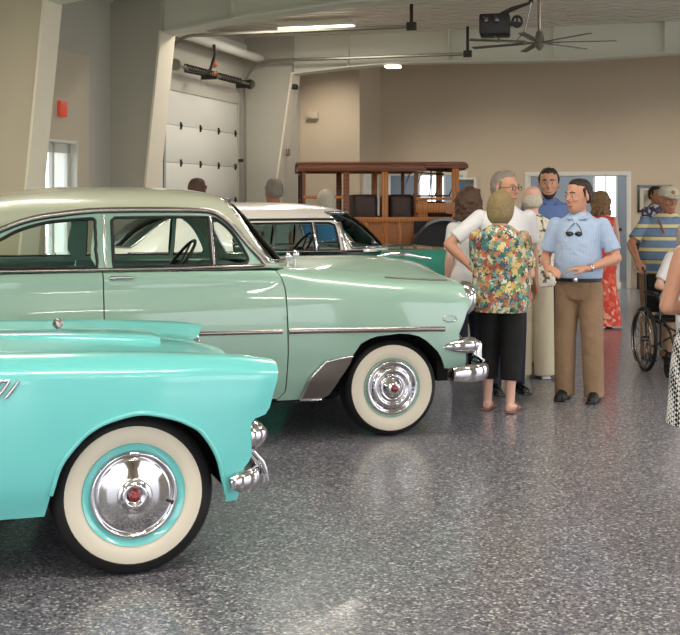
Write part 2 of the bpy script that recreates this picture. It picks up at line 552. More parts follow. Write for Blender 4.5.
# ------------------------------------------------------------------ CAR 1: aqua two-seater, front fender in the foreground
def tbird():
    O = (-1.1227, 5.8608)
    root = car_frame('vintage_car', O, 18, 'aqua vintage two-seat car nearest the camera, cropped at the left, hooded headlamp fender', 'car')
    S = lambda pts, x: (x, pts)
    st = [
     (-3.75, [(.72,.36),(.78,.46),(.80,.60),(.80,.74),(.77,.84),(.66,.86),(.36,.84),(0,.84)]),
     (-3.3, [(.80,.31),(.86,.42),(.88,.60),(.875,.78),(.85,.90),(.72,.93),(.40,.91),(0,.91)]),
     (-2.6, [(.82,.29),(.87,.42),(.885,.62),(.88,.80),(.84,.915),(.72,.94),(.40,.93),(0,.93)]),
     (-1.6, [(.82,.29),(.87,.42),(.885,.62),(.885,.82),(.86,.92),(.74,.955),(.40,.955),(0,.955)]),
     (-.9, [(.82,.29),(.87,.42),(.885,.62),(.885,.82),(.865,.91),(.74,.965),(.42,.945),(0,.975)]),
     (-.4, [(.82,.29),(.87,.42),(.89,.62),(.89,.81),(.865,.905),(.72,.958),(.42,.915),(0,.965)]),
     (0., [(.82,.29),(.87,.42),(.89,.62),(.89,.80),(.865,.895),(.73,.948),(.44,.895),(0,.945)]),
     (.35, [(.82,.29),(.86,.42),(.88,.62),(.885,.78),(.865,.885),(.74,.928),(.45,.865),(0,.905)]),
     (.50, [(.81,.30),(.84,.43),(.865,.62),(.88,.77),(.865,.875),(.745,.915),(.46,.845),(0,.87)]),
     (.605, [(.79,.31),(.82,.43),(.84,.62),(.865,.77),(.855,.865),(.745,.895),(.47,.82),(0,.84)]),
    ]
    B = Body(st, 4.9)
    arch = [(.392,.30),(.392,.333),(.374,.399),(.343,.508),(.278,.611),(.215,.655),(.142,.685),(.015,.710),(-.11,.686),(-.18,.655),(-.238,.608),(-.313,.51),(-.350,.389),(-.372,.30)]
    arch = [arch[0]]+cv(arch[1:-1], 4)+[arch[-1]]
    front = [(.414,.325),(.45,.332),(.467,.439),(.489,.464),(.502,.493),(.493,.628),(.511,.653),(.56,.668),(.580,.697),(.612,.818),(.617,.86)]
    ft = [B.inv(x, z) for x, z in front]
    side_bot = lambda x0, x1, n=6: [(x0+(x1-x0)*k/n, 0.0) for k in range(n+1)]
    # near/far front fender: from door gap to nose, over the crown to the hood gap (u=5.9)
    def fender(side):
        o = [(-.95, 0.0)] + [(-.372, 0.0)] + [B.inv(x, z) for x, z in reversed(arch[1:-1])] + [(.392, 0.0), (.405, 0.02)] + ft + [(.617, 4.5), (.613, 4.8), (.600, 5.1), (.578, 5.4), (.545, 5.7), (.50, 5.95), (-.95, 5.95)]
        return panel(B, 'front_fender', o, M['aqua'], root, step=.035, side=side)
    for sd in ('near', 'far'): fender(sd)
    # hood with a raised scoop
    panel(B, 'hood', [(-.95, 5.98), (.50, 5.98), (.53, 6.5), (.54, 7.0), (-.95, 7.0)], M['aqua'], root, step=.05, side='both')
    sc = MB()
    rings = []
    for x, w, h in ((-.62, .05, .0), (-.5, .13, .008), (-.2, .16, .016), (.05, .17, .022), (.18, .17, .026), (.22, .165, .020)):
        zc = B.P(x, 7).z
        rings.append((x, w, zc-.02, h+.02))
    vs = []; fs = []
    for (x, w, zb, h) in rings:
        for k in range(13):
            a = PI*k/12
            vs.append((x, -w*math.copysign(abs(math.cos(a))**.6, math.cos(a)), zb+h*abs(math.sin(a))**.6))
    for i in range(len(rings)-1):
        for k in range(12): fs.append((i*13+k, i*13+k+1, (i+1)*13+k+1, (i+1)*13+k))
    fs.append(tuple(range(13))); fs.append(tuple(range(5*13+12, 5*13-1, -1)))
    sc.add(vs, fs).build('hood_scoop', M['aqua'], root, 40)
    # side behind: doors and rear quarters
    archr = [(-2.6+.38*math.cos(a), .33+.38*math.sin(a)) for a in np.linspace(0.0, PI, 15)]
    for sd in ('near', 'far'):
        d = panel(B, 'door', [(-2.05, 0.15), (-.955, .15), (-.955, 5.1), (-2.05, 5.1)], M['aqua'], root, step=.08, side=sd)
        panel(B, 'rear_quarter', [(-3.75, 0)]+[(-2.98, 0)]+[B.inv(x, z) for x, z in reversed(archr)]+[(-2.22, 0), (-2.055, 0), (-2.055, 5.5), (-3.75, 5.5)], M['aqua'], root, step=.08, side=sd)
        h = MB(); pth = spath(B, [(-1.95, .83), (-1.78, .83)], .018, side=sd); h.tube(pth, .011, 8); h.build('door_handle', M['chrome'], d)
    panel(B, 'rear_deck', [(-3.75, 5.5), (-2.35, 5.5), (-2.35, 7), (-3.75, 7)], M['aqua'], root, step=.1, side='both')
    panel(B, 'cowl', [(-1.15, 5.95), (-.955, 5.95), (-.955, 7), (-1.15, 7)], M['aqua'], root, step=.08, side='both')
    H = House([(.93,.76,-1.02,-2.45),(1.05,.72,-1.12,-2.40),(1.2,.66,-1.25,-2.33),(1.29,.58,-1.36,-2.24),(1.33,.44,-1.5,-2.1),(1.345,.25,-1.62,-1.98),(1.35,.02,-1.79,-1.81)], 3.6)
    ws = [(-.2, .06), (.80, .06), (.80, .38), (-.2, .38)]
    sw = [H.inv(*p) for p in ((-1.95, .97), (-1.93, 1.22), (-1.45, 1.23), (-1.28, .97))]
    rw = [(2.45, .08), (3.4, .08), (3.4, .36), (2.45, .36)]
    panel(H, 'hardtop', [(0, 0), (PI, 0), (PI, .999), (0, .999)], M['aqua'], root, holes=[ws, sw, rw], step=.07, side='both', thick=.02)
    panel(H, 'windshield', [(0, .06), (.80, .06), (.80, .38), (0, .38)], M['carglass'], root, step=.1, off=-.01, thick=.004, side='both')
    panel(H, 'rear_window', [(2.45, .08), (PI, .08), (PI, .36), (2.45, .36)], M['carglass'], root, step=.1, off=-.01, thick=.004, side='both')
    for sd in ('near', 'far'): panel(H, 'side_window', sw, M['carglass'], root, step=.1, off=-.01, thick=.004, side=sd)
    fr = MB(); fr.tube([H.P(t, .38)+Vector((.01, 0, .0)) for t in np.linspace(-.8, .8, 20)]+[H.P(.8, v) for v in (.3, .2, .06)], .012, 8); fr.build('windshield_trim', M['chrome'], root, 60)
    # underside, grille, bumpers
    MB().box(-3.5, -2.98, -.66, .66, .24, .5).box(-2.2, -.48, -.66, .66, .24, .34).box(.40, .44, -.76, .76, .34, .62).box(-.42, .40, -.48, .48, .24, .6).box(-2.98, -2.2, -.48, .48, .24, .5).build('chassis', M['dark'], root)
    g = MB()
    for k in range(9): g.box(.47, .485, -.60, .60, .44+k*.03, .45+k*.03)
    for k in range(25): g.box(.462, .475, -.6+k*.05-.004, -.6+k*.05+.004, .43, .70)
    g.build('grille', M['chrome'], root)
    panel(B, 'front_valance', [(.40, .0), (.445, .0), (.47, 1.05), (.40, 1.05)], M['aqua'], root, side='near')
    for s in (-1, 1):
        hd = MB(); Mx = axis_matrix((.555, s*.72, .775), (1, 0, 0))
        hd.lathe([(.001, .03), (.05, .028), (.085, .012), (.09, 0), (.09, -.06), (.001, -.06)], Mx, 32)
        hl = hd.build('headlamp', M['lens'], root, 50)
        MB().lathe([(.09, .008), (.100, .012), (.106, .0), (.1, -.03), (.09, -.03)], Mx, 32, True).build('headlamp_ring', M['chrome'], hl, 50)
    # front bumper: wrapped blade low down, bullets above it
    b = MB()
    def blade(yv): return [(.565-.10*abs(yv/.8)**6, yv)]
    ys = [-.875, -.87, -.84, -.78, -.70, -.5, -.25, 0, .25, .5, .70, .78, .84, .87, .875]
    xs = [.40, .44, .50, .54, .565, .585, .60, .605, .60, .585, .565, .54, .50, .44, .40]
    b.tube([(x+.0, y, .385) for x, y in zip(xs, ys)], [.022, .045]+[.05]*11+[.045, .022], 14, squash=.55)
    fb = b.build('front_bumper', M['chrome'], root, 60)
    for s in (-1, 1):
        c = MB()
        Mb = Matrix.Translation(Vector((.50, s*.76, .565)))
        c.lathe([(.001, -.06), (.05, -.05), (.066, -.02), (.07, .01), (.062, .04), (.044, .065), (.022, .083), (.001, .09)], axis_matrix((.505, s*.76, .565), (1, 0, 0)), 28)
        c.lathe([(.072, -.004), (.076, .0), (.072, .008)], axis_matrix((.505, s*.76, .565), (1, 0, 0)), 28)
        c.build('bumper_bullet', M['chrome'], root, 60)
        d = MB()
        d.tube([(.50, s*.77, .50), (.535, s*.77, .46), (.565, s*.76, .40), (.575, s*.74, .36)], [.03, .026, .03, .036], 12)
        d.tube([(.52, s*.80, .50), (.56, s*.80, .45), (.58, s*.79, .40)], .012, 10)
        d.build('bumper_guard', M['chrome'], root, 60)
    rb = MB(); rb.tube([(-3.62, y, .45) if abs(y) > .8 else (-3.86+.05*abs(y), y, .45) for y in (-.88, -.8, -.5, 0, .5, .8, .88)], .05, 12, squash=.6); rb.build('rear_bumper', M['chrome'], root, 60)
    for s in (-1, 1): MB().lathe([(.001, .03), (.05, .025), (.075, 0), (.075, -.05), (.001, -.05)], axis_matrix((-3.74, s*.68, .74), (-1, 0, 0)), 24).build('tail_lamp', M['red_lens'], root, 50)
    panel(B, 'tail_panel', [(-3.75, 0), (-3.70, 0), (-3.70, 7), (-3.75, 7)], M['aqua'], root, side='both')
    tp = MB(); r = B.row(-3.73); pts = [(-p[0], p[1]) for p in r]+[(p[0], p[1]) for p in reversed(r[:-1])]
    tp.add([(-3.74, p[0], p[1]) for p in pts]+[(-3.70, p[0], p[1]) for p in pts], [tuple(range(len(pts))), tuple(range(2*len(pts)-1, len(pts)-1, -1))]); tp.build('tail_plate', M['aqua'], root)
    # louvred emblem on the fender side
    lv = MB()
    for k in range(5):
        x = -.645+k*.036
        pts = spath(B, [(x-.03, .80), (x, .835), (x+.022, .866)], .008)
        lv.tube(pts, .008, 8)
    lv.tube(spath(B, [(-.72, .868), (-.515, .868)], .006), .007, 8)
    lv.build('fender_louver_emblem', M['chrome'], root, 50)
    # round chrome ornament on the hood, near the cowl
    mm = MB(); base = B.P(-.25, 6.0); bx = -.25
    mm.tube([(bx, .05, .94), (bx+.01, .05, .985)], .010, 8)
    mm.lathe([(.001, .02), (.02, .017), (.027, .0), (.02, -.017), (.001, -.02)], axis_matrix((bx+.005, .05, 1.0), (.5, -.9, .1)), 20)
    mm.build('hood_ornament', M['dull_chrome'], root, 50)
    cap = [(.188, -.012), (.187, .004), (.180, .012), (.172, .013), (.166, .006), (.160, .0), (.154, .006), (.148, .007), (.12, .016), (.08, .022), (.058, .024), (.055, .030), (.048, .034), (.040, .034), (.034, .028), (.001, .028)]
    prof = dict(width=.17, ww=.292, wi=.215, rim=.212, cap=.188, rim_mat=M['aqua'], cap_prof=cap, er=.024, eh=.038, valve=-.25)
    for (x, s) in ((0, -1), (0, 1), (-2.59, -1), (-2.59, 1)):
        wheel(root, x, s*.80, .347, s, prof, 'whitewall tyre with aqua rim and chrome hubcap')
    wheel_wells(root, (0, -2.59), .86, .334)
    for sd in ('near', 'far'):
        MB().tube(spath(B, arch[1:-1], .004, side=sd), .011, 8).build('arch_lip', M['aqua'], root, 60)
    for s in (-1, 1): seat(root, -2.2, -1.75, .6, .55, .95, M['interior_pale']) if s == 1 else None
    steering(root, -1.5, .36, .9)
    return root
tbird()

# ------------------------------------------------------------------ generic sedan
def sedan(cfg):
    root = car_frame(cfg['name'], cfg['O'], cfg['psi'], cfg['label'])
    B = Body(cfg['stations'], 4.9); H = House(cfg['house'], cfg.get('n', 3.5))
    body, roofm = cfg['body'], cfg['roof']
    bx = cfg['x']      # key x positions
    inv = B.inv
    arch = cfg['arch']; front = cfg['front']; xr = bx['rear_wheel']
    ra = cfg['rear_arch']
    archr = [(xr+ra[0]*math.cos(a), ra[2]+ra[1]*math.sin(a)) for a in np.linspace(0, PI, 17)]
    hoodu = 5.35
    for sd in ('near', 'far'):
        df = cfg['door_front']
        o = [(x, inv(x, z)[1]) for x, z in df]          # bottom -> top along the gap behind the fender
        fo = list(reversed(arch))
        outl = [(df[0][0]+.003, 0.0)]+[(arch[0][0]-.001, 0.0)]+[inv(x, z) for x, z in arch]+[inv(x, z) for x, z in front]+[(front[-1][0]-.01, 4.7), (front[-1][0]-.03, 5.0), (cfg['nose'][0]-.02, hoodu)]
        outl += [(df[-1][0]+.12, hoodu)]+[(x+.004, min(inv(x, z)[1], 5.2)) for x, z in reversed(df)]
        ff = panel(B, 'front_fender', outl, body, root, step=.045, side=sd)
        d_out = [(bx['door_rear']+.004, .12), (df[0][0]-.004, .12)]+[(x-.004, min(inv(x, z)[1], 5.0)) for x, z in df]+[(bx['door_rear']+.004, 5.0)]
        d = panel(B, 'door', d_out, body, root, step=.06, side=sd)
        MB().tube(spath(B, [(bx['door_rear'], .30), (df[0][0], .30)], -.01, side=sd), .012, 6).build('rocker_panel', body, root)
        qo = [(bx['tail'], 0), (xr-ra[0], 0)]+[inv(x, z) for x, z in reversed(archr)]+[(xr+ra[0], 0), (bx['door_rear']-.004, 0), (bx['door_rear']-.004, 5.0), (bx['cabin_rear'], 5.0), (bx['cabin_rear'], 5.6), (bx['tail'], 5.6)]
        panel(B, 'rear_quarter', qo, body, root, step=.08, side=sd)
        # handle
        hx, hz = cfg['handle']
        h = MB(); h.tube(spath(B, [(hx, hz), (hx+.05, hz+.002), (hx+.15, hz)], .022, side=sd), [.013, .011, .007], 8, squash=.8)
        h.tube(spath(B, [(hx+.02, hz-.001), (hx+.021, hz)], .0, side=sd)[:1]+spath(B, [(hx+.02, hz), (hx+.021, hz)], .024, side=sd)[:1], .013, 8)
        h.build('door_handle', M['chrome'], d, 50)
        for (nm, path, r, mt) in cfg['trims']:
            t = MB(); t.tube(spath(B, path, .006, side=sd), r, 8, squash=.6); t.build(nm, mt, root, 50)
        # belt moulding
        t = MB(); t.tube(spath(H, cfg['belt'], .004, side=sd), .011, 8); t.build('belt_trim', M['dull_chrome'], root, 50)
    # hood / deck / cowl
    ch = bx['cowl']
    panel(B, 'hood', [(ch, hoodu+.02), (cfg['nose'][0]-.02, hoodu+.02), (cfg['nose'][1], 6.0), (cfg['nose'][2], 6.5), (cfg['nose'][2]+.02, 7), (ch, 7)], body, root, step=.05, side='both')
    panel(B, 'cowl', [(ch-.22, hoodu+.02), (ch-.004, hoodu+.02), (ch-.004, 7), (ch-.22, 7)], body, root, step=.07, side='both')
    panel(B, 'trunk_lid', [(bx['tail'], 5.61), (bx['cabin_rear']+.0, 5.61), (bx['cabin_rear']+.0, 7), (bx['tail'], 7)], body, root, step=.09, side='both')
    # greenhouse
    arc = cfg['arc']                                   # (x,z) daylight opening incl. frames
    A = [H.inv(x, z) for x, z in arc]
    wins = [[H.inv(x, z) for x, z in w] for w in cfg['windows']]
    ws = cfg['ws']; rw = cfg['rw']
    wsp = [(-.2, ws[1]), (ws[0], ws[1]), (ws[0]*ws[4] if len(ws) > 4 else ws[0], ws[2]), (-.2, ws[2])]
    rwp = [(rw[0], rw[1]), (PI+.2, rw[1]), (PI+.2, rw[2]), (rw[0]+rw[3], rw[2])]
    panel(H, 'roof', [(0, 0), (PI, 0), (PI, .9995), (0, .9995)], roofm, root, holes=[A, wsp, rwp], step=.05, side='both', thick=.02)
    g = cfg.get('glass', M['carglass'])
    panel(H, 'windshield', [(0, ws[1]), wsp[1], wsp[2], (0, ws[2])], g, root, step=.08, off=-.012, thick=.004, side='both')
    panel(H, 'rear_window', [(rw[0], rw[1]), (PI, rw[1]), (PI, rw[2]), (rw[0]+rw[3], rw[2])], g, root, step=.08, off=-.012, thick=.004, side='both')
    w2 = wsp[2]; w1 = wsp[1]
    for nm, lo, hi, va, vb in (('windshield_trim', w1, w2, ws[1], ws[2]),):
        t = MB()
        pts = [H.P(lo[0]+(hi[0]-lo[0])*k/10, va+(vb-va)*k/10) for k in range(11)]
        pts += [H.P(hi[0]*(1-k/9), vb) for k in range(1, 19)]
        pts += [H.P(-(hi[0]+(lo[0]-hi[0])*k/10), vb+(va-vb)*k/10) for k in range(1, 11)]
        pts += [H.P(-lo[0]*(1-k/9), va) for k in range(1, 18)]
        t.tube(pts, .015, 8, closed=True); t.build(nm, M['chrome'], root, 60)
    t = MB()
    pts = [H.P(rw[0]+rw[3]*k/8, rw[1]+(rw[2]-rw[1])*k/8) for k in range(9)]
    pts += [H.P(rw[0]+rw[3]+(2*PI-2*(rw[0]+rw[3]))*k/16, rw[2]) for k in range(1, 17)]
    pts += [H.P(2*PI-(rw[0]+rw[3]*(1-k/8)), rw[2]+(rw[1]-rw[2])*k/8) for k in range(1, 9)]
    pts += [H.P(2*PI-rw[0]-(2*PI-2*rw[0])*k/16, rw[1]) for k in range(1, 16)]
    t.tube(pts, .012, 8, closed=True); t.build('rear_window_trim', M['chrome'], root, 60)
    for sd in ('near', 'far'):
        panel(H, 'window_frame', A, cfg.get('frame', body), root, holes=wins, step=.05, side=sd, off=-.006, thick=.02)
        for (w, wd) in zip(wins, cfg['windows']):
            gl = panel(H, 'side_window', w, g, root, step=.08, off=-.016, thick=.004, side=sd)
            s = MB(); P = spath(H, list(wd)+[wd[0]], -.004, .04, sd)[:-1]
            s.tube(P, .011, 6, closed=True); s.build('window_seal', M['seal'], gl, 60)
        for (nm, path, r, mt) in cfg['house_trims']:
            t = MB(); t.tube(spath(H, path, .006, side=sd), r, 8, squash=.55); t.build(nm, mt, root, 50)
    # nose, grille, lamps
    cfg['nose_fn'](root, B, H)
    # tail
    tp = MB(); r = B.row(bx['tail']+.01); pts = [(-p[0], p[1]) for p in r]+[(p[0], p[1]) for p in reversed(r[:-1])]
    tp.add([(bx['tail']+.008, p[0], p[1]) for p in pts], [tuple(range(len(pts)))]); tp.build('tail_panel', body, root)
    rb = MB(); tl = bx['tail']
    rb.tube([(tl+.2, -.93, .45), (tl+.05, -.92, .45), (tl-.06, -.75, .45), (tl-.12, -.4, .45), (tl-.13, 0, .45), (tl-.12, .4, .45), (tl-.06, .75, .45), (tl+.05, .92, .45), (tl+.2, .93, .45)], .06, 12, squash=.5)
    rb.build('rear_bumper', M['chrome'], root, 60)
    for s in (-1, 1): MB().lathe([(.001, .03), (.04, .025), (.055, 0), (.055, -.05), (.001, -.05)], axis_matrix((tl, s*.74, .78), (-1, 0, 0)), 24).build('tail_lamp', M['red_lens'], root, 50)
    # chassis and cabin
    hw = .80
    MB().box(bx['tail']+.15, xr-.42, -hw, hw, .26, .40).box(xr+.42, -.46, -hw, hw, .26, .36).box(.38, .46, -.74, .74, .34, .74).box(-.46, .38, -.5, .5, .26, .7).box(xr-.42, xr+.42, -.5, .5, .26, .6).build('chassis', M['dark'], root)
    for (x0, x1, zs, zb) in cfg['seats']: seat(root, x0, x1, .68, zs, zb, cfg.get('seat_mat', M['interior_teal']))
    db = MB(); zc = cfg['house'][0][0]
    db.rbox(ch-.42, ch-.12, -.74, .74, zc-.30, zc-.01, .05); db.build('dashboard', cfg.get('seat_mat', M['interior_teal']), root, 40)
    steering(root, ch-.62, .36, zc-.02, .21)
    MB().rbox(bx['cabin_rear']-.05, bx['cabin_rear']+.35, -.74, .74, zc-.06, zc-.02, .015).build('parcel_shelf', M['interior_teal'], root)
    for (x, s) in ((0, -1), (0, 1), (xr, -1), (xr, 1)):
        wheel(root, x, s*cfg['yw'], cfg['prof']['R'], s, cfg['prof'], cfg.get('wlabel'))
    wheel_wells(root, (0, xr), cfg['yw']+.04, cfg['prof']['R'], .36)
    return root

arcC = cv([(-3.02,1.163),(-2.86,1.27),(-2.70,1.345),(-2.55,1.408),(-2.429,1.456),(-2.307,1.487),(-2.183,1.505),(-2.058,1.52),(-1.906,1.529),(-1.611,1.532),(-1.283,1.528),(-1.184,1.514),(-1.121,1.481),(-1.059,1.429),(-.998,1.356),(-.937,1.278),(-.875,1.212),(-.84,1.168)], 3)
win1 = cv([(-2.90,1.182),(-2.72,1.278),(-2.551,1.353),(-2.461,1.401),(-2.369,1.434),(-2.246,1.462),(-2.091,1.476),(-1.985,1.482),(-1.966,1.466)], 3)+[(-1.966,1.178)]
win2 = [(-1.862,1.178),(-1.862,1.47),(-1.84,1.488),(-1.5,1.492),(-1.225,1.490),(-1.225,1.178)]
win3 = [(-1.200,1.178),(-1.200,1.488)]+cv([(-1.17,1.478),(-1.143,1.462),(-1.081,1.412),(-1.025,1.337),(-.978,1.25),(-.965,1.21),(-.98,1.186)], 3)+[(-1.02,1.178)]

def nose_chevy(root, B, H):
    # grille cavity, teeth, headlamps, parking lamps, bumper
    MB().box(.40, .46, -.80, .80, .50, .86).build('grille_cavity', M['dark'], root)
    g = MB()
    g.tube([(.44, -.86, .60), (.54, -.80, .60), (.62, -.6, .60), (.68, -.3, .60), (.70, 0, .60), (.68, .3, .60), (.62, .6, .60), (.54, .80, .60), (.44, .86, .60)], .034, 12, squash=.7)
    g.tube([(.50, -.80, .80), (.58, -.62, .82), (.66, -.3, .84), (.69, 0, .84), (.66, .3, .84), (.58, .62, .82), (.50, .80, .80)], .02, 10)
    for y in (-.25, 0, .25): g.tube([(.685-.06*abs(y), y, .62), (.68-.06*abs(y), y, .83)], .022, 8)
    g.build('grille', M['chrome'], root, 60)
    for s in (-1, 1):
        Mx = axis_matrix((.580, s*.755, .915), (1, s*.10, 0))
        hd = MB(); hd.lathe([(.001, .055), (.04, .05), (.078, .03), (.085, .0), (.085, -.08), (.001, -.08)], Mx, 32)
        h = hd.build('headlamp', M['lens'], root, 50)
        MB().lathe([(.083, .045), (.098, .05), (.112, .035), (.122, -.01), (.112, -.03), (.085, -.02)], Mx, 36, True).build('headlamp_ring', M['chrome'], h, 60)
        # big bullet-shaped parking lamp housing that wraps round the corner
        pl = MB(); pl.lathe([(.001, -.185), (.018, -.17), (.036, -.12), (.050, -.05), (.055, .0), (.054, .04), (.046, .065), (.03, .078), (.001, .082)], axis_matrix((.535, s*.90, .603), (1, s*-.12, .02)), 28)
        pl.build('parking_lamp_housing', M['chrome'], root, 60)
    b = MB()
    ys = [-.965, -.96, -.94, -.88, -.76, -.5, -.25, 0, .25, .5, .76, .88, .94, .96, .965]
    xs = [.40, .46, .57, .67, .74, .79, .82, .83, .82, .79, .74, .67, .57, .46, .40]
    b.tube([(x, y, .415) for x, y in zip(xs, ys)], [.045, .058]+[.062]*11+[.058, .045], 14, squash=.5)
    fb = b.build('front_bumper', M['chrome'], root, 60)
    for s in (-1, 1):
        c = MB(); c.rbox(.76, .86, s*.42-.05, s*.42+.05, .33, .58, .035, seg=3); c.build('bumper_guard', M['chrome'], root, 60)
        MB().box(.38, .70, s*.45-.03, s*.45+.03, .39, .43).build('bumper_bracket', M['black'], root)
    # hood bird ornament and hood nose emblem
    o = MB(); x0 = .30
    o.tube([(x0-.10, 0, 1.175), (x0, 0, 1.195), (x0+.14, 0, 1.19), (x0+.26, 0, 1.165), (x0+.34, 0, 1.155)], [.006, .016, .02, .014, .006], 10)
    o.tube([(x0+.02, -.10, 1.185), (x0+.12, 0, 1.19), (x0+.02, .10, 1.185)], [.004, .016, .004], 8)
    o.build('hood_ornament', M['chrome'], root, 60)
    e = MB(); e.tube([(.70, -.12, 1.0), (.755, -.05, 1.0), (.765, 0, .985), (.755, .05, 1.0), (.70, .12, 1.0)], [.008, .018, .022, .018, .008], 10); e.build('hood_emblem', M['chrome'], root, 60)
    t = MB(); t.tube(spath(B, [(-.02, 5.0), (.3, 5.0), (.45, 5.0)], .006, xz=False), .006, 6); t.build('hood_side_trim', M['dull_chrome'], root, 60)
    # gravel shields behind the front wheels
    for sd in ('near', 'far'):
        pts = [(-.647,.286),(-.598,.422),(-.494,.535),(-.40,.556),(-.306,.567),(-.322,.518),(-.385,.421),(-.448,.309),(-.50,.27),(-.56,.262)]
        panel(B, 'gravel_shield', [B.inv(*p) for p in pts], M['dull_chrome'], root, step=.03, off=.010, thick=.012, side=sd)
        t = MB(); t.tube(spath(B, pts[:5], .014, side=sd), .009, 8); t.tube(spath(B, [pts[0], pts[-1], pts[-2]], .014, side=sd), .009, 8)
        t.build('gravel_shield_edge', M['chrome'], root, 60)
        # small oval medallion ahead of the spear trim
        m_ = MB(); m_.tube([p for p in spath(B, [(.40+.05*math.cos(a), .79+.022*math.sin(a)) for a in np.linspace(0, 2*PI*15/16, 16)], .004, side=sd)], .005, 6, closed=True)
        m_.build('fender_medallion', body_medal, root, 60)
    # chrome spot mirror at the windshield base
    mr = MB()
    for (dx, dy, dz, r) in ((0, 0, 0, .032), (.06, .03, .015, .034)):
        mr.tube([(-.66+dx, -.60+dy, 1.14), (-.66+dx, -.60+dy, 1.20+dz)], .008, 8)
        mr.lathe([(.001, .03), (.02, .026), (r, .0), (r, -.008), (.001, -.012)], axis_matrix((-.66+dx, -.60+dy, 1.215+dz), (.9, -.3, .1)), 20)
    mr.build('cowl_mirror', M['chrome'], root, 60)
body_medal = M['chrome']
capC = [(.186, -.012), (.186, .004), (.176, .014), (.165, .012), (.155, .002), (.148, -.002), (.138, .008), (.120, .016), (.108, .014), (.100, .004), (.094, .004), (.088, .016), (.078, .020), (.07, .014), (.064, .018), (.045, .040), (.03, .048), (.001, .05)]
profC = dict(R=.330, width=.19, ww=.289, wi=.198, rim=.195, cap=.186, rim_mat=M['seafoam'], cap_prof=capC, er=.027, eh=.055)
TABC = [(1.15,.845,-.57,-3.42),(1.22,.82,-.63,-3.32),(1.30,.79,-.70,-3.20),(1.38,.76,-.765,-3.08),(1.45,.735,-.82,-2.98),(1.53,.69,-.89,-2.84),(1.58,.64,-.94,-2.74),(1.62,.56,-1.03,-2.60),(1.655,.44,-1.15,-2.45),(1.68,.28,-1.33,-2.28),(1.690,.13,-1.55,-2.1),(1.692,.01,-1.80,-1.84)]
stC = [
 (-4.05, [(.70,.36),(.76,.45),(.78,.60),(.76,.74),(.70,.84),(.58,.88),(.30,.90),(0,.90)]),
 (-3.75, [(.78,.33),(.84,.44),(.86,.62),(.85,.80),(.78,.93),(.64,1.0),(.34,1.03),(0,1.04)]),
 (-3.35, [(.82,.30),(.89,.43),(.92,.62),(.92,.83),(.87,.98),(.76,1.08),(.42,1.12),(0,1.13)]),
 (-2.9, [(.84,.29),(.90,.42),(.94,.62),(.94,.84),(.90,1.01),(.84,1.135),(.45,1.15),(0,1.16)]),
 (-1.9, [(.84,.28),(.90,.42),(.935,.62),(.935,.85),(.90,1.02),(.845,1.145),(.45,1.16),(0,1.17)]),
 (-.9, [(.84,.28),(.90,.42),(.935,.62),(.935,.85),(.90,1.02),(.835,1.145),(.45,1.165),(0,1.18)]),
 (-.5, [(.84,.28),(.90,.42),(.935,.62),(.935,.85),(.895,1.02),(.78,1.11),(.42,1.165),(0,1.19)]),
 (0., [(.84,.28),(.90,.42),(.935,.62),(.93,.84),(.89,1.00),(.77,1.065),(.40,1.145),(0,1.19)]),
 (.35, [(.83,.30),(.89,.43),(.925,.62),(.915,.83),(.87,.985),(.75,1.04),(.38,1.11),(0,1.165)]),
 (.52, [(.80,.34),(.86,.44),(.90,.60),(.90,.81),(.86,.97),(.74,1.03),(.36,1.075),(0,1.13)]),
 (.62, [(.78,.36),(.84,.45),(.87,.60),(.87,.79),(.83,.94),(.71,.995),(.34,1.02),(0,1.075)]),
 (.76, [(.72,.40),(.78,.48),(.80,.60),(.78,.74),(.70,.84),(.58,.88),(.28,.90),(0,.96)]),
]
archC = [(-.53,.262),(-.448,.308),(-.385,.421),(-.309,.561),(-.249,.645),(-.19,.675),(-.135,.691),(.027,.703),(.10,.697),(.166,.681),(.22,.65),(.261,.615),(.31,.57),(.34,.524),(.36,.48),(.372,.449)]
frontC = [(.45,.445),(.537,.442),(.540,.50),(.523,.573),(.480,.63),(.467,.678),(.509,.762),(.538,.833),(.60,.90),(.610,.955)]
sedan(dict(name='vintage_car', O=(.0864, 8.9389), psi=18, label='seafoam green vintage sedan with greige roof, behind the aqua two-seater',
    stations=stC, house=TABC, body=M['seafoam'], roof=M['greige'],
    x=dict(rear_wheel=-2.92, door_rear=-1.934, tail=-4.05, cabin_rear=-3.35, cowl=-.62),
    arch=archC, front=frontC, nose=(.60, .67, .735), rear_arch=(.40, .30, .34),
    door_front=[(-.80,.285),(-.752,.34),(-.748,.60),(-.757,.915),(-.761,1.024),(-.784,1.10),(-.812,1.14)],
    handle=(-1.895, 1.105),
    trims=[('side_trim', [(-3.0,.765),(-1.94,.758)], .013, M['dull_chrome']), ('side_trim', [(-1.92,.757),(-.79,.744)], .013, M['dull_chrome']), ('side_trim', [(-.745,.744),(-.533,.742),(-.114,.732),(.20,.728),(.356,.722)], .017, M['dull_chrome'])],
    belt=[(-3.1,1.157),(-2.55,1.159),(-1.92,1.160),(-1.3,1.161),(-.86,1.163)],
    arc=arcC+[(-1.4,1.158),(-2.2,1.158)], windows=[win1, win2, win3],
    ws=(.72, .03, .46, 0, .93), rw=(2.50, .10, .40, .10),
    house_trims=[('drip_rail_trim', arcC, .020, M['dull_chrome']), ('pillar_trim', [(-1.914,1.18),(-1.914,1.50)], .008, M['chrome']), ('vent_post', [(-1.212,1.178),(-1.212,1.49)], .008, M['chrome'])],
    nose_fn=nose_chevy, seats=[(-1.75, -1.2, .72, 1.14), (-3.0, -2.45, .72, 1.13)], yw=.86, prof=profC,
    wlabel='whitewall tyre with chrome hubcap'))

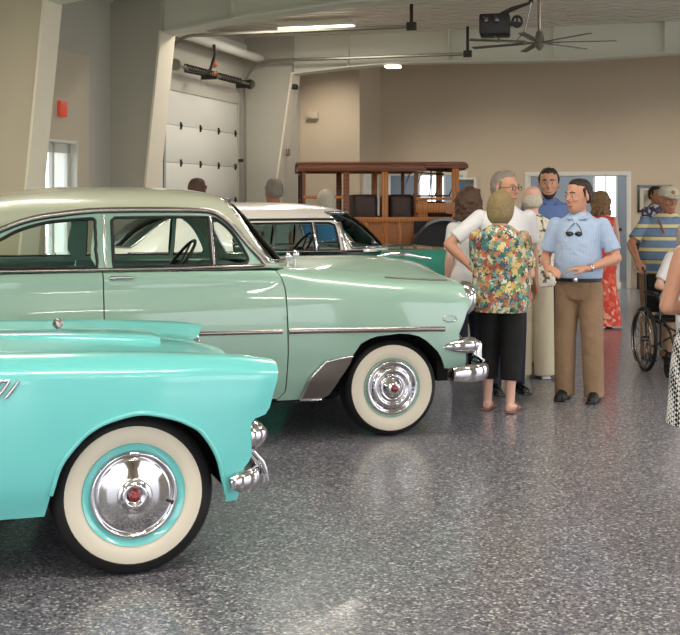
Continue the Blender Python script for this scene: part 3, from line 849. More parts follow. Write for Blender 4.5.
# ------------------------------------------------------------------ CAR 3: turquoise hardtop with a white roof
def nose_hardtop(root, B, H):
    MB().box(.62, .68, -.74, .74, .50, .80).build('grille_cavity', M['dark'], root)
    g = MB()
    for k in range(8): g.box(.69, .70, -.66, .66, .52+k*.035, .53+k*.035)
    for k in range(22): g.box(.685, .695, -.63+k*.06-.004, -.63+k*.06+.004, .52, .78)
    g.build('grille', M['chrome'], root)
    for s in (-1, 1):
        Mx = axis_matrix((.66, s*.74, .86), (1, 0, 0))
        h = MB().lathe([(.001, .03), (.05, .028), (.085, .0), (.085, -.06), (.001, -.06)], Mx, 28).build('headlamp', M['lens'], root, 50)
        MB().lathe([(.085, .01), (.10, .015), (.108, -.02), (.085, -.03)], Mx, 28, True).build('headlamp_ring', M['chrome'], h, 50)
    b = MB(); b.tube([(.50, -.93, .42), (.62, -.91, .42), (.74, -.8, .42), (.80, -.5, .42), (.82, 0, .42), (.80, .5, .42), (.74, .8, .42), (.62, .91, .42), (.50, .93, .42)], .065, 12, squash=.5)
    b.build('front_bumper', M['chrome'], root, 60)
    m_ = MB(); m_.tube([(-.60, -.62, 1.12), (-.60, -.62, 1.18)], .008, 8); m_.lathe([(.001, .03), (.03, .0), (.03, -.008), (.001, -.01)], axis_matrix((-.60, -.62, 1.20), (1, 0, 0)), 16)
    m_.build('cowl_mirror', M['chrome'], root, 60)
st3 = [
 (-4.1, [(.74,.36),(.80,.45),(.82,.60),(.82,.76),(.80,.92),(.70,.96),(.34,.96),(0,.97)]),
 (-3.6, [(.80,.31),(.86,.43),(.89,.62),(.89,.84),(.87,1.02),(.76,1.07),(.42,1.07),(0,1.08)]),
 (-2.9, [(.82,.29),(.88,.42),(.915,.62),(.915,.86),(.89,1.03),(.80,1.11),(.44,1.10),(0,1.11)]),
 (-1.5, [(.82,.28),(.88,.42),(.92,.62),(.92,.86),(.89,1.02),(.82,1.11),(.45,1.11),(0,1.12)]),
 (-.5, [(.82,.28),(.88,.42),(.92,.62),(.92,.86),(.89,1.03),(.80,1.125),(.44,1.125),(0,1.135)]),
 (.0, [(.82,.28),(.88,.42),(.92,.62),(.92,.86),(.89,1.03),(.79,1.13),(.42,1.125),(0,1.14)]),
 (.4, [(.81,.30),(.87,.43),(.905,.62),(.905,.85),(.875,1.02),(.78,1.115),(.41,1.105),(0,1.12)]),
 (.70, [(.79,.34),(.84,.45),(.87,.62),(.875,.82),(.85,.97),(.75,1.05),(.40,1.03),(0,1.04)]),
]
TAB3 = [(1.12,.80,-.35,-3.10),(1.18,.785,-.40,-3.02),(1.27,.75,-.48,-2.92),(1.36,.70,-.57,-2.82),(1.41,.66,-.62,-2.74),(1.46,.60,-.70,-2.62),(1.51,.50,-.82,-2.46),(1.55,.34,-1.02,-2.28),(1.573,.16,-1.30,-2.05),(1.58,.01,-1.68,-1.72)]
arch3 = [(-.40,.285),(-.385,.42),(-.33,.56),(-.24,.65),(-.12,.70),(.0,.715),(.12,.70),(.24,.65),(.33,.56),(.385,.42),(.395,.33)]
prof3 = dict(profC); prof3['rim_mat'] = M['teal']
arc3 = [(-2.02,1.128),(-2.05,1.25),(-1.98,1.38),(-1.90,1.408),(-1.3,1.412),(-.99,1.408),(-.96,1.28),(-.95,1.128)]
sedan(dict(name='vintage_car', O=(.6945, 12.0608), psi=18, label='deep turquoise vintage hardtop with white roof, between the seafoam sedan and the wooden wagon',
    stations=st3, house=TAB3, n=4.2, body=M['teal'], roof=M['white_paint'], frame=M['white_paint'], glass=M['carglass'],
    x=dict(rear_wheel=-2.92, door_rear=-2.0, tail=-4.1, cabin_rear=-3.02, cowl=-.42),
    arch=arch3, front=[(.50,.33),(.66,.36),(.68,.60),(.70,.85),(.70,.98)], nose=(.70, .70, .70), rear_arch=(.42, .36, .33),
    door_front=[(-.66,.29),(-.65,.60),(-.65,.90),(-.66,1.08)],
    handle=(-1.9, .98),
    trims=[('side_trim', [(-3.9,.86),(-2.02,.84)], .012, M['chrome']), ('side_trim', [(-1.98,.84),(.60,.82)], .012, M['chrome'])],
    belt=[(-2.9,1.13),(-2.0,1.13),(-1.2,1.13),(-.75,1.13)],
    arc=arc3, windows=[[(-1.98,1.14),(-1.98,1.24),(-1.93,1.36),(-1.86,1.388),(-1.225,1.392),(-1.225,1.14)], [(-1.195,1.14),(-1.195,1.392),(-1.05,1.390),(-1.0,1.37),(-.985,1.14)]],
    ws=(1.17, .04, .44, 0, .97), rw=(2.46, .06, .42, -.22),
    house_trims=[('vent_post', [(-1.21,1.135),(-1.21,1.392)], .012, M['chrome']), ('pillar_trim', [(-.93,1.13),(-.95,1.39)], .020, M['chrome']), ('drip_rail_trim', [(-2.3,1.40),(-1.9,1.415),(-1.2,1.418),(-.90,1.415)], .012, M['seal'])],
    nose_fn=nose_hardtop, seats=[(-1.7, -1.2, .68, 1.05), (-2.75, -2.25, .68, 1.05)], yw=.84, prof=prof3,
    wlabel='whitewall tyre with chrome hubcap'))

# ------------------------------------------------------------------ the building (its own axes: bx across, by along the hall)
BA = math.radians(-16.31); BO = Vector((-.73, 21.98, 0))
BM = Matrix.Translation(BO) @ Matrix.Rotation(BA, 4, 'Z')
def bw(x, y, z=0): return BM @ Vector((x, y, z))
def setp(o):
    o.location = BO; o.rotation_euler = (0, 0, BA); return o
def struct(name, mb, m, sm=False, parent=None):
    o = mb.build(name, m, parent, sm=sm)
    if parent is None: setp(o); o['kind'] = 'structure'
    return o
M['wall_tan'] = mat('tan_drywall', (202, 190, 168), .85, noise=.03, nscale=3, bump=.05)
M['wall_warm'] = mat('warm_tan_drywall', (206, 190, 166), .85, noise=.03, nscale=3, bump=.05)
M['wall_grey'] = mat('grey_drywall', (188, 184, 170), .85, noise=.03, nscale=3)
M['flange'] = mat('lit_cream_flange', (236, 226, 206), .8)  # paler than the column webs, the side light is put into the colour
M['beam'] = mat('painted_rafter', (224, 224, 208), .7)
M['trim_white'] = mat('white_trim', (226, 224, 214), .45)
M['room_blue'] = mat('blue_grey_wall', (166, 174, 182), .8)
M['galv'] = mat('galvanised_track', (150, 148, 138), .35, .7)
M['fan_grey'] = mat('fan_grey_brown', (104, 98, 86), .5)
M['iron'] = mat('dark_iron', (52, 48, 44), .5, .4)

def floor_mat():
    m, nt, b = new_mat('flake_epoxy_floor')
    tc = nt.nodes.new('ShaderNodeTexCoord')
    v = nt.nodes.new('ShaderNodeTexVoronoi'); v.inputs['Scale'].default_value = 95
    nt.links.new(tc.outputs['Object'], v.inputs['Vector'])
    sep = nt.nodes.new('ShaderNodeSeparateColor'); nt.links.new(v.outputs['Color'], sep.inputs['Color'])
    cr = nt.nodes.new('ShaderNodeValToRGB'); cr.color_ramp.interpolation = 'CONSTANT'
    e = cr.color_ramp.elements
    e[0].position = 0; e[0].color = srgb(74, 75, 86); e[1].position = .20; e[1].color = srgb(106, 106, 116)
    for p, c in ((.5, (130, 129, 138)), (.76, (154, 153, 159)), (.92, (200, 198, 200))):
        k = e.new(p); k.color = srgb(*c)
    nt.links.new(sep.outputs['Red'], cr.inputs['Fac'])
    n = nt.nodes.new('ShaderNodeTexNoise'); n.inputs['Scale'].default_value = 40; n.inputs['Detail'].default_value = 5
    nt.links.new(tc.outputs['Object'], n.inputs['Vector'])
    mx = nt.nodes.new('ShaderNodeMix'); mx.data_type = 'RGBA'; mx.blend_type = 'MULTIPLY'; mx.inputs['Factor'].default_value = .5
    cr2 = nt.nodes.new('ShaderNodeValToRGB'); cr2.color_ramp.elements[0].position = .35; cr2.color_ramp.elements[1].position = .62
    cr2.color_ramp.elements[0].color = (.62, .62, .64, 1)
    nt.links.new(n.outputs['Fac'], cr2.inputs['Fac'])
    nt.links.new(cr.outputs['Color'], mx.inputs['A']); nt.links.new(cr2.outputs['Color'], mx.inputs['B'])
    nt.links.new(mx.outputs['Result'], b.inputs['Base Color'])
    b.inputs['Roughness'].default_value = .30
    b.inputs['Coat Weight'].default_value = .35; b.inputs['Coat Roughness'].default_value = .11
    n2 = nt.nodes.new('ShaderNodeTexNoise'); n2.inputs['Scale'].default_value = 9
    bp = nt.nodes.new('ShaderNodeBump'); bp.inputs['Strength'].default_value = .12; bp.inputs['Distance'].default_value = .01
    nt.links.new(tc.outputs['Object'], n2.inputs['Vector']); nt.links.new(n2.outputs['Fac'], bp.inputs['Height']); nt.links.new(bp.outputs['Normal'], b.inputs['Normal'])
    return m
X1 = 14.0; Y0 = -27.0
struct('floor', MB().box(-.3, X1, Y0, 7, -.12, 0), floor_mat())
# ceiling deck with real ribs across the hall
cb = MB(); y = -18.0
cb.box(-.3, X1, Y0, y, 4.20, 4.30)
k = 0
while y < 1.5:
    cb.box(-.3, X1, y, y+.16, 4.20, 4.30); cb.box(-.3, X1, y+.16, y+.24, 4.235, 4.30); y += .24
struct('ceiling', cb, mat('ribbed_deck', (228, 222, 208), .45, .1))
struct('wall_left', MB().box(-.3, 0, Y0, -6.12, 0, 4.3).box(-.3, 0, -3.12, 0, 0, 4.3).box(-.3, 0, -6.12, -3.12, 3.12, 4.3), M['wall_grey'])
fb = MB()                                                # furred-out panel with a window opening
fb.box(.0, .03, -10.2, -9.13, 0, 3.30).box(.0, .03, -8.37, -8.08, 0, 3.30).box(0, .03, -9.13, -8.37, 0, .95).box(0, .03, -9.13, -8.37, 2.28, 3.30)
struct('wall_furring', fb, M['wall_tan'])
struct('wall_partition', MB().box(-.3, 1.13, 0, 1.5, 0, 4.25), M['wall_warm'])
bk = MB()
b0, b1 = 1.5, 1.65
for (x0, x1, z0, z1) in ((1.13, 1.26, 0, 4.25), (1.26, 2.78, 2.10, 4.25), (1.26, 2.78, 0, .80), (2.78, 3.96, 0, 4.25), (3.96, 5.79, 2.07, 4.25), (5.79, X1, 0, 4.25)): bk.box(x0, x1, b0, b1, z0, z1)
struct('wall_back', bk, M['wall_warm'])
# hall walls out of view, with wide open bay doors that let the daylight in
rw_ = MB(); y = Y0
for (a, b_) in ((-25.5, -20.5), (-18.5, -13.5), (-11.5, -6.5), (-4.8, -.8)):
    rw_.box(X1, X1+.2, y, a, 0, 4.3).box(X1, X1+.2, a, b_, 3.6, 4.3); y = b_
rw_.box(X1, X1+.2, y, 1.65, 0, 4.3)
struct('wall_right', rw_, M['wall_tan'])
rr_ = MB(); x = -.3
for (a, b_) in ((1.0, 6.0), (7.5, 12.5)):
    rr_.box(x, a, Y0-.2, Y0, 0, 4.3).box(a, b_, Y0-.2, Y0, 3.6, 4.3); x = b_
rr_.box(x, X1+.2, Y0-.2, Y0, 0, 4.3)
struct('wall_rear', rr_, M['wall_tan'])
struct('ground', MB().box(-30, 44, -60, 30, -.30, -.13), mat('outdoor_concrete', (190, 186, 178), .9))
# room behind the openings
rb = MB(); R0, R1 = 4.5, 4.6
rb.box(-.3, 1.20, R0, R1, 0, 2.9).box(1.20, 1.80, R0, R1, 0, 1.35).box(1.20, 1.80, R0, R1, 2.35, 2.9).box(1.80, 4.92, R0, R1, 0, 2.9).box(4.92, 5.42, R0, R1, 2.3, 2.9).box(5.42, 9, R0, R1, 0, 2.9)
rb.box(-.3, 9, 1.66, R1, 2.9, 3.0).box(-.4, -.3, 1.5, R1, 0, 3.0).box(9, 9.1, 1.5, R1, 0, 3.0)
struct('wall_far_room', rb, M['room_blue'])
struct('floor_far_room', MB().box(-.3, 9, 1.66, 7, .0, .004), mat('far_room_floor', (120, 110, 100), .3))
# openings' trim
def casing(name, x0, x1, z0, z1, y=1.5, w=.07, d=.03, sill=False):
    t = MB().box(x0-w, x0, y-d, y, z0, z1+w).box(x1, x1+w, y-d, y, z0, z1+w).box(x0, x1, y-d, y, z1, z1+w)
    t.box(x0-.0, x0+.015, y, y+.15, z0, z1).box(x1-.015, x1, y, y+.15, z0, z1).box(x0, x1, y, y+.15, z1-.015, z1)
    if sill: t.box(x0-w, x1+w, y-d-.02, y+.15, z0-.05, z0)
    return struct(name, t, M['trim_white'])
casing('trim_1', 3.98, 5.76, 0, 2.05)
casing('trim_2', 1.28, 2.75, .82, 2.08, sill=True)
gl = glass_mat('window_glass', (246, 250, 252), .08)
for i, (x0, x1, z0, z1) in enumerate(((1.20, 1.80, 1.35, 2.35), (4.92, 5.42, .0, 2.3))):
    w = struct('window_%d' % (i+1), MB().box(x0, x0+.04, R0-.02, R1, z0, z1).box(x1-.04, x1, R0-.02, R1, z0, z1).box(x0, x1, R0-.02, R1, z1-.04, z1).box(x0, x1, R0-.02, R1, z0, z0+.04).box((x0+x1)/2-.012, (x0+x1)/2+.012, R0+.02, R1-.02, z0, z1), M['trim_white'])
    MB().box(x0+.04, x1-.04, R0+.04, R0+.05, z0+.04, z1-.04).build('pane', gl, w, sm=False)
for x in (2.2, 5.0):  # unseen panel lights added to brighten the far room
    r = empty('ceiling_light', bw(x, 3.1, 2.86), BA, 'added flat panel light that brightens the blue-grey room beyond the back wall', 'ceiling light', 'added panel lights in the far room')
    MB().rbox(-.5, .5, -.3, .3, 0, .03, .01).build('lamp_housing', M['trim_white'], r, 30)
    l = bpy.data.lights.new('lamp', 'AREA'); l.shape = 'RECTANGLE'; l.size = 1; l.size_y = .6; l.energy = 40; l.color = (.92, .97, 1)
    o = bpy.data.objects.new('lamp', l); COL.objects.link(o); o.location = bw(x, 3.1, 2.84); o.rotation_euler = (0, 0, BA)
# side door on the return of the partition
d = struct('door_1', MB().rbox(1.13, 1.17, .30, 1.18, .0, 2.05, .01), M['trim_white'])
MB().box(1.17, 1.185, .42, 1.06, .25, .95).box(1.17, 1.185, .42, 1.06, 1.1, 1.9).build('door_panel', M['trim_white'], d, sm=False)
MB().ball((1.22, .38, 1.0), .03).tube([(1.16, .38, 1.0), (1.22, .38, 1.0)], .012).build('door_handle', M['chrome'], d)
struct('trim_3', MB().box(1.13, 1.155, .22, .30, 0, 2.13).box(1.13, 1.155, 1.18, 1.26, 0, 2.13).box(1.13, 1.155, .22, 1.26, 2.05, 2.13), M['trim_white'])
# window in the furred panel: deep white reveal, frame and pane
w = struct('window_3', MB().box(-.30, .04, -8.40, -8.37, .95, 2.28).box(-.30, .04, -9.13, -9.10, .95, 2.28).box(-.30, .04, -9.13, -8.37, 2.25, 2.28).box(-.30, .05, -9.13, -8.37, .92, .96)
           .box(-.10, -.05, -9.10, -9.04, .96, 2.25).box(-.10, -.05, -8.80, -8.75, .96, 2.25).box(-.10, -.05, -8.46, -8.40, .96, 2.25).box(-.10, -.05, -9.10, -8.40, 2.14, 2.25), M['trim_white'])
MB().box(-.085, -.075, -9.06, -8.44, .98, 2.16).build('pane', gl, w, sm=False)
# the left wall is open behind that window
bpy.data.objects['wall_left'].data = MB().box(-.3, 0, Y0, -9.13, 0, 4.3).box(-.3, 0, -8.37, -6.12, 0, 4.3).box(-.3, 0, -9.13, -8.37, 0, .95).box(-.3, 0, -9.13, -8.37, 2.28, 4.3).box(-.3, 0, -3.12, 0, 0, 4.3).box(-.3, 0, -6.12, -3.12, 3.12, 4.3).mesh('wall_left')
bpy.data.objects['wall_left'].data.materials.append(M['wall_grey'])
# tapered boxed columns and their rafters
def frame(i, by, dep, haunch, bottom, m_face, top=4.2):
    """haunch: inner edge bx at floor, at rafter underside; bottom: list of (bx,z) of the rafter underside"""
    x0, x1, zh = haunch
    web = [(0, 0), (x0, 0), (x1, zh), (x1, top), (0, top)]
    c = MB().prism(web, by+.03, by+dep-.03)
    o = struct('column_%d' % i, c, m_face)
    f = MB().prism([(x0, 0), (x0+.03, 0), (x1+.03, zh), (x1, zh)], by, by+dep)
    f.build('column_flange', M['flange'], o, sm=False)
    r = MB().prism([(x1, zh)]+bottom+[(X1, top), (x1, top)], by+.16, by+dep-.16)
    r2 = struct('beam_%d' % i, r, M['beam'])
    pts = [(x1, zh)]+bottom
    lo = MB().prism(pts+[(p[0], p[1]-.025) for p in reversed(pts)], by+.04, by+dep-.04)
    lo.build('beam_flange', M['beam'], r2, sm=False)
    # stiffener plates on the web
    st = MB(); x = x1+.9
    while x < 9: st.box(x, x+.02, by+.07, by+.16, np.interp(x, [p[0] for p in pts], [p[1] for p in pts]), top); x += 1.6
    st.build('beam_stiffener', M['beam'], r2, sm=False)
frame(1, -10.3, .34, (.31, .70, 3.60), [(1.6, 3.72), (3.2, 3.86), (X1, 3.9)], M['wall_tan'])
frame(2, -7.5, .42, (.26, .66, 3.66), [(1.84, 3.82), (2.95, 3.92), (5.5, 3.95), (X1, 3.95)], M['wall_grey'])
frame(3, -2.9, .40, (.26, .80, 3.62), [(1.6, 3.69), (2.5, 3.745), (5.2, 3.70), (6.7, 3.76), (X1, 3.8)], M['wall_grey'])
frame(4, -15.5, .42, (.26, .66, 3.66), [(1.84, 3.82), (2.95, 3.92), (X1, 3.95)], M['wall_grey'])
# eave purlins
struct('beam_eave', MB().box(.02, .10, -7.48+.42, -3.0, 3.93, 4.06).box(.25, .33, -15, -7.6, 4.08, 4.19).box(.02, .10, -15, -7.6, 4.02, 4.09), M['trim_white'])
struct('trim_4', MB().tube([(.30, -6.0, 3.84), (.30, -2.95, 3.84)], .07, 12), M['trim_white'], True)
# sectional garage door
D = struct('door_2', MB().box(-.13, -.088, -6.12, -3.12, 0, 3.14), M['wall_tan'])
for k in range(6):
    z = .02+k*.525
    p = MB().rbox(-.09, -.02, -6.11, -3.13, z, z+.521, .006)
    p.build('door_panel', M['trim_white'], D, 30)
for k in range(1, 6):
    for j in range(5):
        y = -6.04+j*.70; z = .02+k*.525
        MB().box(-.02, .0, y, y+.03, z-.05, z+.05).tube([(.004, y+.015, z-.02), (.004, y+.015, z+.02)], .012, 8).build('hinge', M['iron'], D, sm=False)
def track(y, L):
    R_ = .42; zt = 3.79
    pts = [(.10, y, 0.0), (.10, y, 1.5), (.10, y, zt-R_)]+[(.10+R_*(1-math.cos(a)), y, zt-R_+R_*math.sin(a)) for a in np.linspace(0, PI/2, 9)[1:]]+[(1.5, y, zt), (L, y, zt)]
    return MB().tube(pts, .025, 6, squash=1.2)
for (y, L) in ((-6.12, 3.53), (-3.10, 3.70)):
    o = tag(setp(track(y, L).build('door_track', M['galv'], None, 50)), ('galvanised overhead door track at the near side of the garage door' if y < -5 else 'galvanised overhead door track at the far side of the garage door'), 'track', 'garage door tracks')
    MB().box(L-.06, L-.02, y-.015, y+.015, 3.80, 4.20).box(L-.10, L+.02, y-.03, y+.03, 3.74, 3.84).build('hanger_strap', M['iron'], o, sm=False)
    MB().box(.0, .08, y-.02, y+.02, 1.0, 1.05).box(.0, .08, y-.02, y+.02, 2.2, 2.25).build('track_bracket', M['iron'], o, sm=False)
s = tag(setp(MB().tube([(.22, -6.0, 3.42), (.22, -3.2, 3.42)], .018, 10).build('spring_shaft', M['galv'], None, 50)), 'horizontal torsion shaft with dark coil springs above the white garage door', 'door spring')
for (a, b_) in ((-5.7, -4.7), (-4.5, -3.6)):
    hx = MB(); n = 90
    hx.tube([(.22+.045*math.cos(k*.9), a+(b_-a)*k/n, 3.42+.045*math.sin(k*.9)) for k in range(n)], .010, 5); hx.build('coil_spring', M['iron'], s, 60)
for y in (-6.03, -3.18): MB().lathe([(.001, .02), (.07, .02), (.08, .028), (.08, -.028), (.07, -.02), (.001, -.02)], axis_matrix((.22, y, 3.42), (0, 1, 0)), 20).build('cable_drum', M['galv'], s, 50)
for y in (-4.61, -5.98, -3.23): MB().box(.005, .24, y-.015, y+.015, 3.36, 3.48).build('shaft_bracket', M['iron'], s, sm=False)
tag(setp(MB().tube([(.62, -5.65, 3.72), (.62, -5.60, 3.60), (.60, -5.72, 3.38), (.56, -5.78, 3.31), (.52, -5.85, 3.30), (.40, -6.12, 3.32)], .022, 10).build('bent_opener_arm', M['black'], None, 50)), 'bent black opener arm hanging in front of the garage door top', 'door arm')
tag(setp(MB().tube([(.40, -5.1, 3.66), (.40, -5.1, 3.55)], .02, 8).ball((.40, -5.1, 3.52), .05).ball((.38, -5.05, 3.40), .035).build('orange_pull_cord_reel', mat('orange_plastic', (196, 110, 66), .5), None, 50)), 'small orange cord reel hanging by the garage door springs', 'reel')
# wall devices
tag(setp(MB().rbox(.03, .08, -8.83, -8.68, 2.54, 2.72, .01).build('wall_strobe_sign', mat('red_lit_sign', (214, 88, 66), .4, emit=(230, 90, 70), estr=.3), None, 30)), 'small red box sign on the tan wall above the white window', 'sign')
tag(setp(MB().rbox(.15, .36, -.10, 0, 3.08, 3.20, .012).tube([(.22, -.12, 3.12), (.22, -.10, 3.12)], .02, 10).build('thermostat_box', M['wall_tan'], None, 30)), 'small white box fixed high on the partition wall', 'wall box')
e = tag(setp(MB().rbox(.68, .86, -2.84, -2.70, 3.36, 3.44, .01).tube([(.72, -2.77, 3.36), (.75, -2.77, 3.30)], .03, 10).build('wall_camera', M['iron'], None, 30)), 'small dark camera high on the far boxed column', 'camera')
tag(setp(MB().rbox(.69, .73, -2.82, -2.72, 2.30, 2.42, .01).build('wall_switch', M['dull_chrome'], None, 30)), 'small metal switch plate on the far boxed column', 'switch')
# framed picture
pf = tag(setp(MB().box(5.94, 6.54, 1.46, 1.50, 1.38, 1.42).box(5.94, 6.54, 1.46, 1.50, 1.83, 1.87).box(5.94, 5.98, 1.46, 1.50, 1.38, 1.87).box(6.50, 6.54, 1.46, 1.50, 1.38, 1.87).build('picture_frame', M['black_gloss'], None, sm=False)), 'black framed picture on the tan back wall beside the doorway', 'picture')
MB().box(5.98, 6.50, 1.485, 1.495, 1.42, 1.83).build('picture_mat', mat('picture_mat_board', (206, 200, 184), .7), pf, sm=False)
MB().box(6.05, 6.43, 1.48, 1.486, 1.47, 1.78).build('picture_print', ramp_mat('picture_print', 'noise', 7, [(0, (70, 66, 58)), (.45, (130, 122, 104)), (.6, (170, 164, 146))], const=False), pf, sm=False)
# low white post with a rail by the doorway
ps = tag(setp(MB().rbox(5.52, 5.64, 1.15, 1.27, 0, 1.04, .01).build('rail_post', M['trim_white'], None, 30)), 'square white post with a dark cap at the far doorway', 'post')
MB().rbox(5.48, 5.68, 1.11, 1.31, 1.04, 1.10, .01).build('post_cap', M['iron'], ps, 30)
MB().rbox(5.50, 5.66, 1.13, 1.29, 0.0, .12, .005).build('post_base', M['trim_white'], ps, 30)
sb = tag(setp(MB().rbox(5.90, 6.9, 1.15, 1.42, .78, .84, .01).build('side_table', M['iron'], None, 30)), 'dark side table against the back wall under the framed picture', 'table')
for (x, y) in ((5.94, 1.18), (6.83, 1.18), (5.94, 1.36), (6.83, 1.36)): MB().box(x, x+.04, y, y+.04, 0, .78).build('leg', M['iron'], sb, sm=False)
# shelf with blue pictures seen through the wagon's end
bs = tag(setp(MB().box(2.60, 2.64, 1.2, 1.46, 0, 2.02).box(3.0, 3.04, 1.2, 1.46, 0, 2.02).box(2.64, 3.0, 1.2, 1.46, 1.98, 2.02).box(2.64, 3.0, 1.2, 1.46, 1.40, 1.43).box(2.64, 3.0, 1.2, 1.46, .86, .89).box(2.64, 3.0, 1.44, 1.46, 0, 2.02).build('display_shelf', M['trim_white'], None, sm=False)), 'white display shelf against the back wall behind the wooden wagon', 'shelf')
for (x, z, w_, h, c) in ((2.66, 1.45, .15, .45, 'blue'), (2.83, 1.45, .14, .40, 'navy'), (2.66, .91, .3, .35, 'teal')):
    cc = dict(blue=(70, 120, 160), navy=(36, 56, 84), teal=(60, 100, 120))[c]
    tag(setp(MB().box(x, x+w_, 1.30, 1.33, z, z+h).build('framed_photo', mat('photo_'+c, cc, .4), None, sm=False)), dict(blue='tall light blue framed photo on the upper tier of the display shelf', navy='narrow navy framed photo beside the light blue one on the display shelf', teal='wide teal framed photo on the lower tier of the display shelf')[c], 'photo')

# ceiling lamps
lampE = mat('lamp_diffuser', (255, 250, 235), .4, emit=(255, 248, 228), estr=6)
def strip(x, y, z, L, label, grp='ceiling strip lights', p=60, shown=True):
    r = empty('ceiling_light', bw(x, y, z), BA, label, 'ceiling light', grp)
    MB().rbox(-L/2, L/2, -.09, .09, .03, .10, .01).box(-.01, .01, -.01, .01, .10, 4.2-z).build('lamp_housing', M['trim_white'], r, 30)
    MB().rbox(-L/2+.02, L/2-.02, -.07, .07, -.01, .03, .01).build('lamp_diffuser', lampE, r, 30)
    l = bpy.data.lights.new('lamp', 'AREA'); l.shape = 'RECTANGLE'; l.size = L; l.size_y = .14; l.energy = p; l.color = (1, .93, .82)
    o = bpy.data.objects.new('lamp', l); COL.objects.link(o); o.location = bw(x, y, z-.03); o.rotation_euler = (0, 0, BA)
    if y <= -13:  # upward lights added to brighten the ceiling and rafters
        u = bpy.data.lights.new('added_uplight', 'AREA'); u.shape = 'RECTANGLE'; u.size = L; u.size_y = .14; u.energy = 32; u.color = (1, .95, .86)
        o = bpy.data.objects.new('added_uplight', u); COL.objects.link(o); o.location = bw(x, y, z+.12); o.rotation_euler = (PI, 0, BA)
    return r
for y in (-4.5, -9.6, -13.0, -17.5, -21.5):
    for x in (1.72, 5.6, 9.6):
        if y == -4.5 and x > 5.6: continue
        if (x, y) in ((5.6, -9.6), (1.72, -9.6), (5.6, -4.5)): continue
        strip(x, y, 4.05 if y > -13 else 3.5, 1.9 if (x, y) != (1.72, -4.5) else 1.15, 'white strip light under the ribbed ceiling beyond the second rafter' if (x, y) == (1.72, -4.5) else 'white strip light hung below the ribbed ceiling', None if (x, y) == (1.72, -4.5) else 'ceiling strip lights', 60)
r = empty('spot_light', bw(2.44, -2.82, 3.68), BA, 'short bright oblong light fixed under the far rafter', 'ceiling light')
MB().rbox(-.13, .13, -.10, .10, .0, .045, .01).build('lamp_housing', M['trim_white'], r, 30)
MB().rbox(-.12, .12, -.09, .09, -.035, .0, .02).build('lamp_diffuser', lampE, r, 30)
strip(1.75, -6.55, 4.08, 1.1, 'added short strip light hidden behind the second rafter to brighten its column', None, 45)  # unseen strip added to light the second column's flange
# spots and cans added behind the far rafter to brighten the back wall
for x in (.7, 3.6, 6.4, 9.2):
    l = bpy.data.lights.new('added_washer', 'SPOT'); l.energy = 210 if x > 1 else 120; l.spot_size = math.radians(115); l.spot_blend = .9; l.color = (1, .90, .78); l.shadow_soft_size = .15
    o = bpy.data.objects.new('added_washer', l); COL.objects.link(o); o.location = bw(x, -1.2, 4.02); o.rotation_euler = (math.radians(26), 0, BA)
    r = empty('ceiling_light', bw(x, -1.2, 4.05), BA, 'added round can light hung below the ceiling to brighten the back wall', 'ceiling light', 'added can lights near the back wall')
    MB().lathe([(.001, .12), (.07, .12), (.09, .0), (.08, .0), (.06, .10), (.001, .10)], None, 20).tube([(0, 0, .12), (0, 0, .15)], .01, 6).build('lamp_housing', M['iron'], r, 40)
    MB().ball((0, 0, .04), .05).build('bulb', lampE, r, 50)

# ceiling fan
f = empty('ceiling_fan', bw(5.44, -9.0, 3.15), BA, 'dark ceiling fan on a long rod with thin blades', 'ceiling fan')
MB().tube([(0, 0, .12), (0, 0, 1.05)], .02, 10).tube([(0, 0, .9), (0, 0, 1.05)], .05, 12).build('rod', M['dull_chrome'], f, 50)
MB().lathe([(.001, .12), (.03, .11), (.045, .05), (.05, 0), (.04, -.04), (.02, -.07), (.001, -.08)], None, 24).build('motor_housing', M['fan_grey'], f, 50)
for k in range(7):
    a = .12+k*2*PI/7
    Mk = Matrix.Rotation(a, 4, 'Z')
    bl = MB(); bl.rbox(.16, .74, -.032, .032, -.004, .006, .003, M=Mk @ Matrix.Rotation(.15, 4, 'X')).box(.05, .20, -.012, .012, -.008, .004, M=Mk)
    bl.build('blade', M['fan_grey'], f, 40)
# projector
pj = empty('ceiling_projector', bw(5.10, -9.35, 3.28), BA+.12, 'black triple-lens projector hung from the ceiling beside the fan', 'projector')
MB().rbox(-.19, .10, -.16, .16, -.10, .10, .02).build('housing', M['black'], pj, 40)
for (x, z) in ((-.12, .04), (-.02, .04)):
    MB().lathe([(.001, .01), (.022, .008), (.03, .02), (.036, .02), (.038, -.02), (.001, -.02)], axis_matrix((x, -.165, z), (0, -1, 0)), 20).build('lens', M['black_gloss'], pj, 50)
MB().tube([(.17+.045*math.cos(a), -.12, .02+.05*math.sin(a)) for a in np.linspace(0, 2*PI, 20)[:-1]], .012, 8, closed=True).tube([(.17, -.12, -.03), (.17, -.12, .07)], .01, 6).box(.09, .2, -.13, -.08, -.02, .02).build('cooling_ring', M['black'], pj, 50)
MB().tube([(.0, 0, .10), (.12, 0, .16), (.30, .02, .22), (.30, .02, .92)], .022, 10).build('mount_arm', M['iron'], pj, 50)
MB().tube([(-.05, -.05, -.10), (.02, -.08, -.16), (.16, -.05, -.16), (.24, 0, -.05), (.30, .0, .22)], .006, 6).build('cable', M['dull_chrome'], pj, 50)

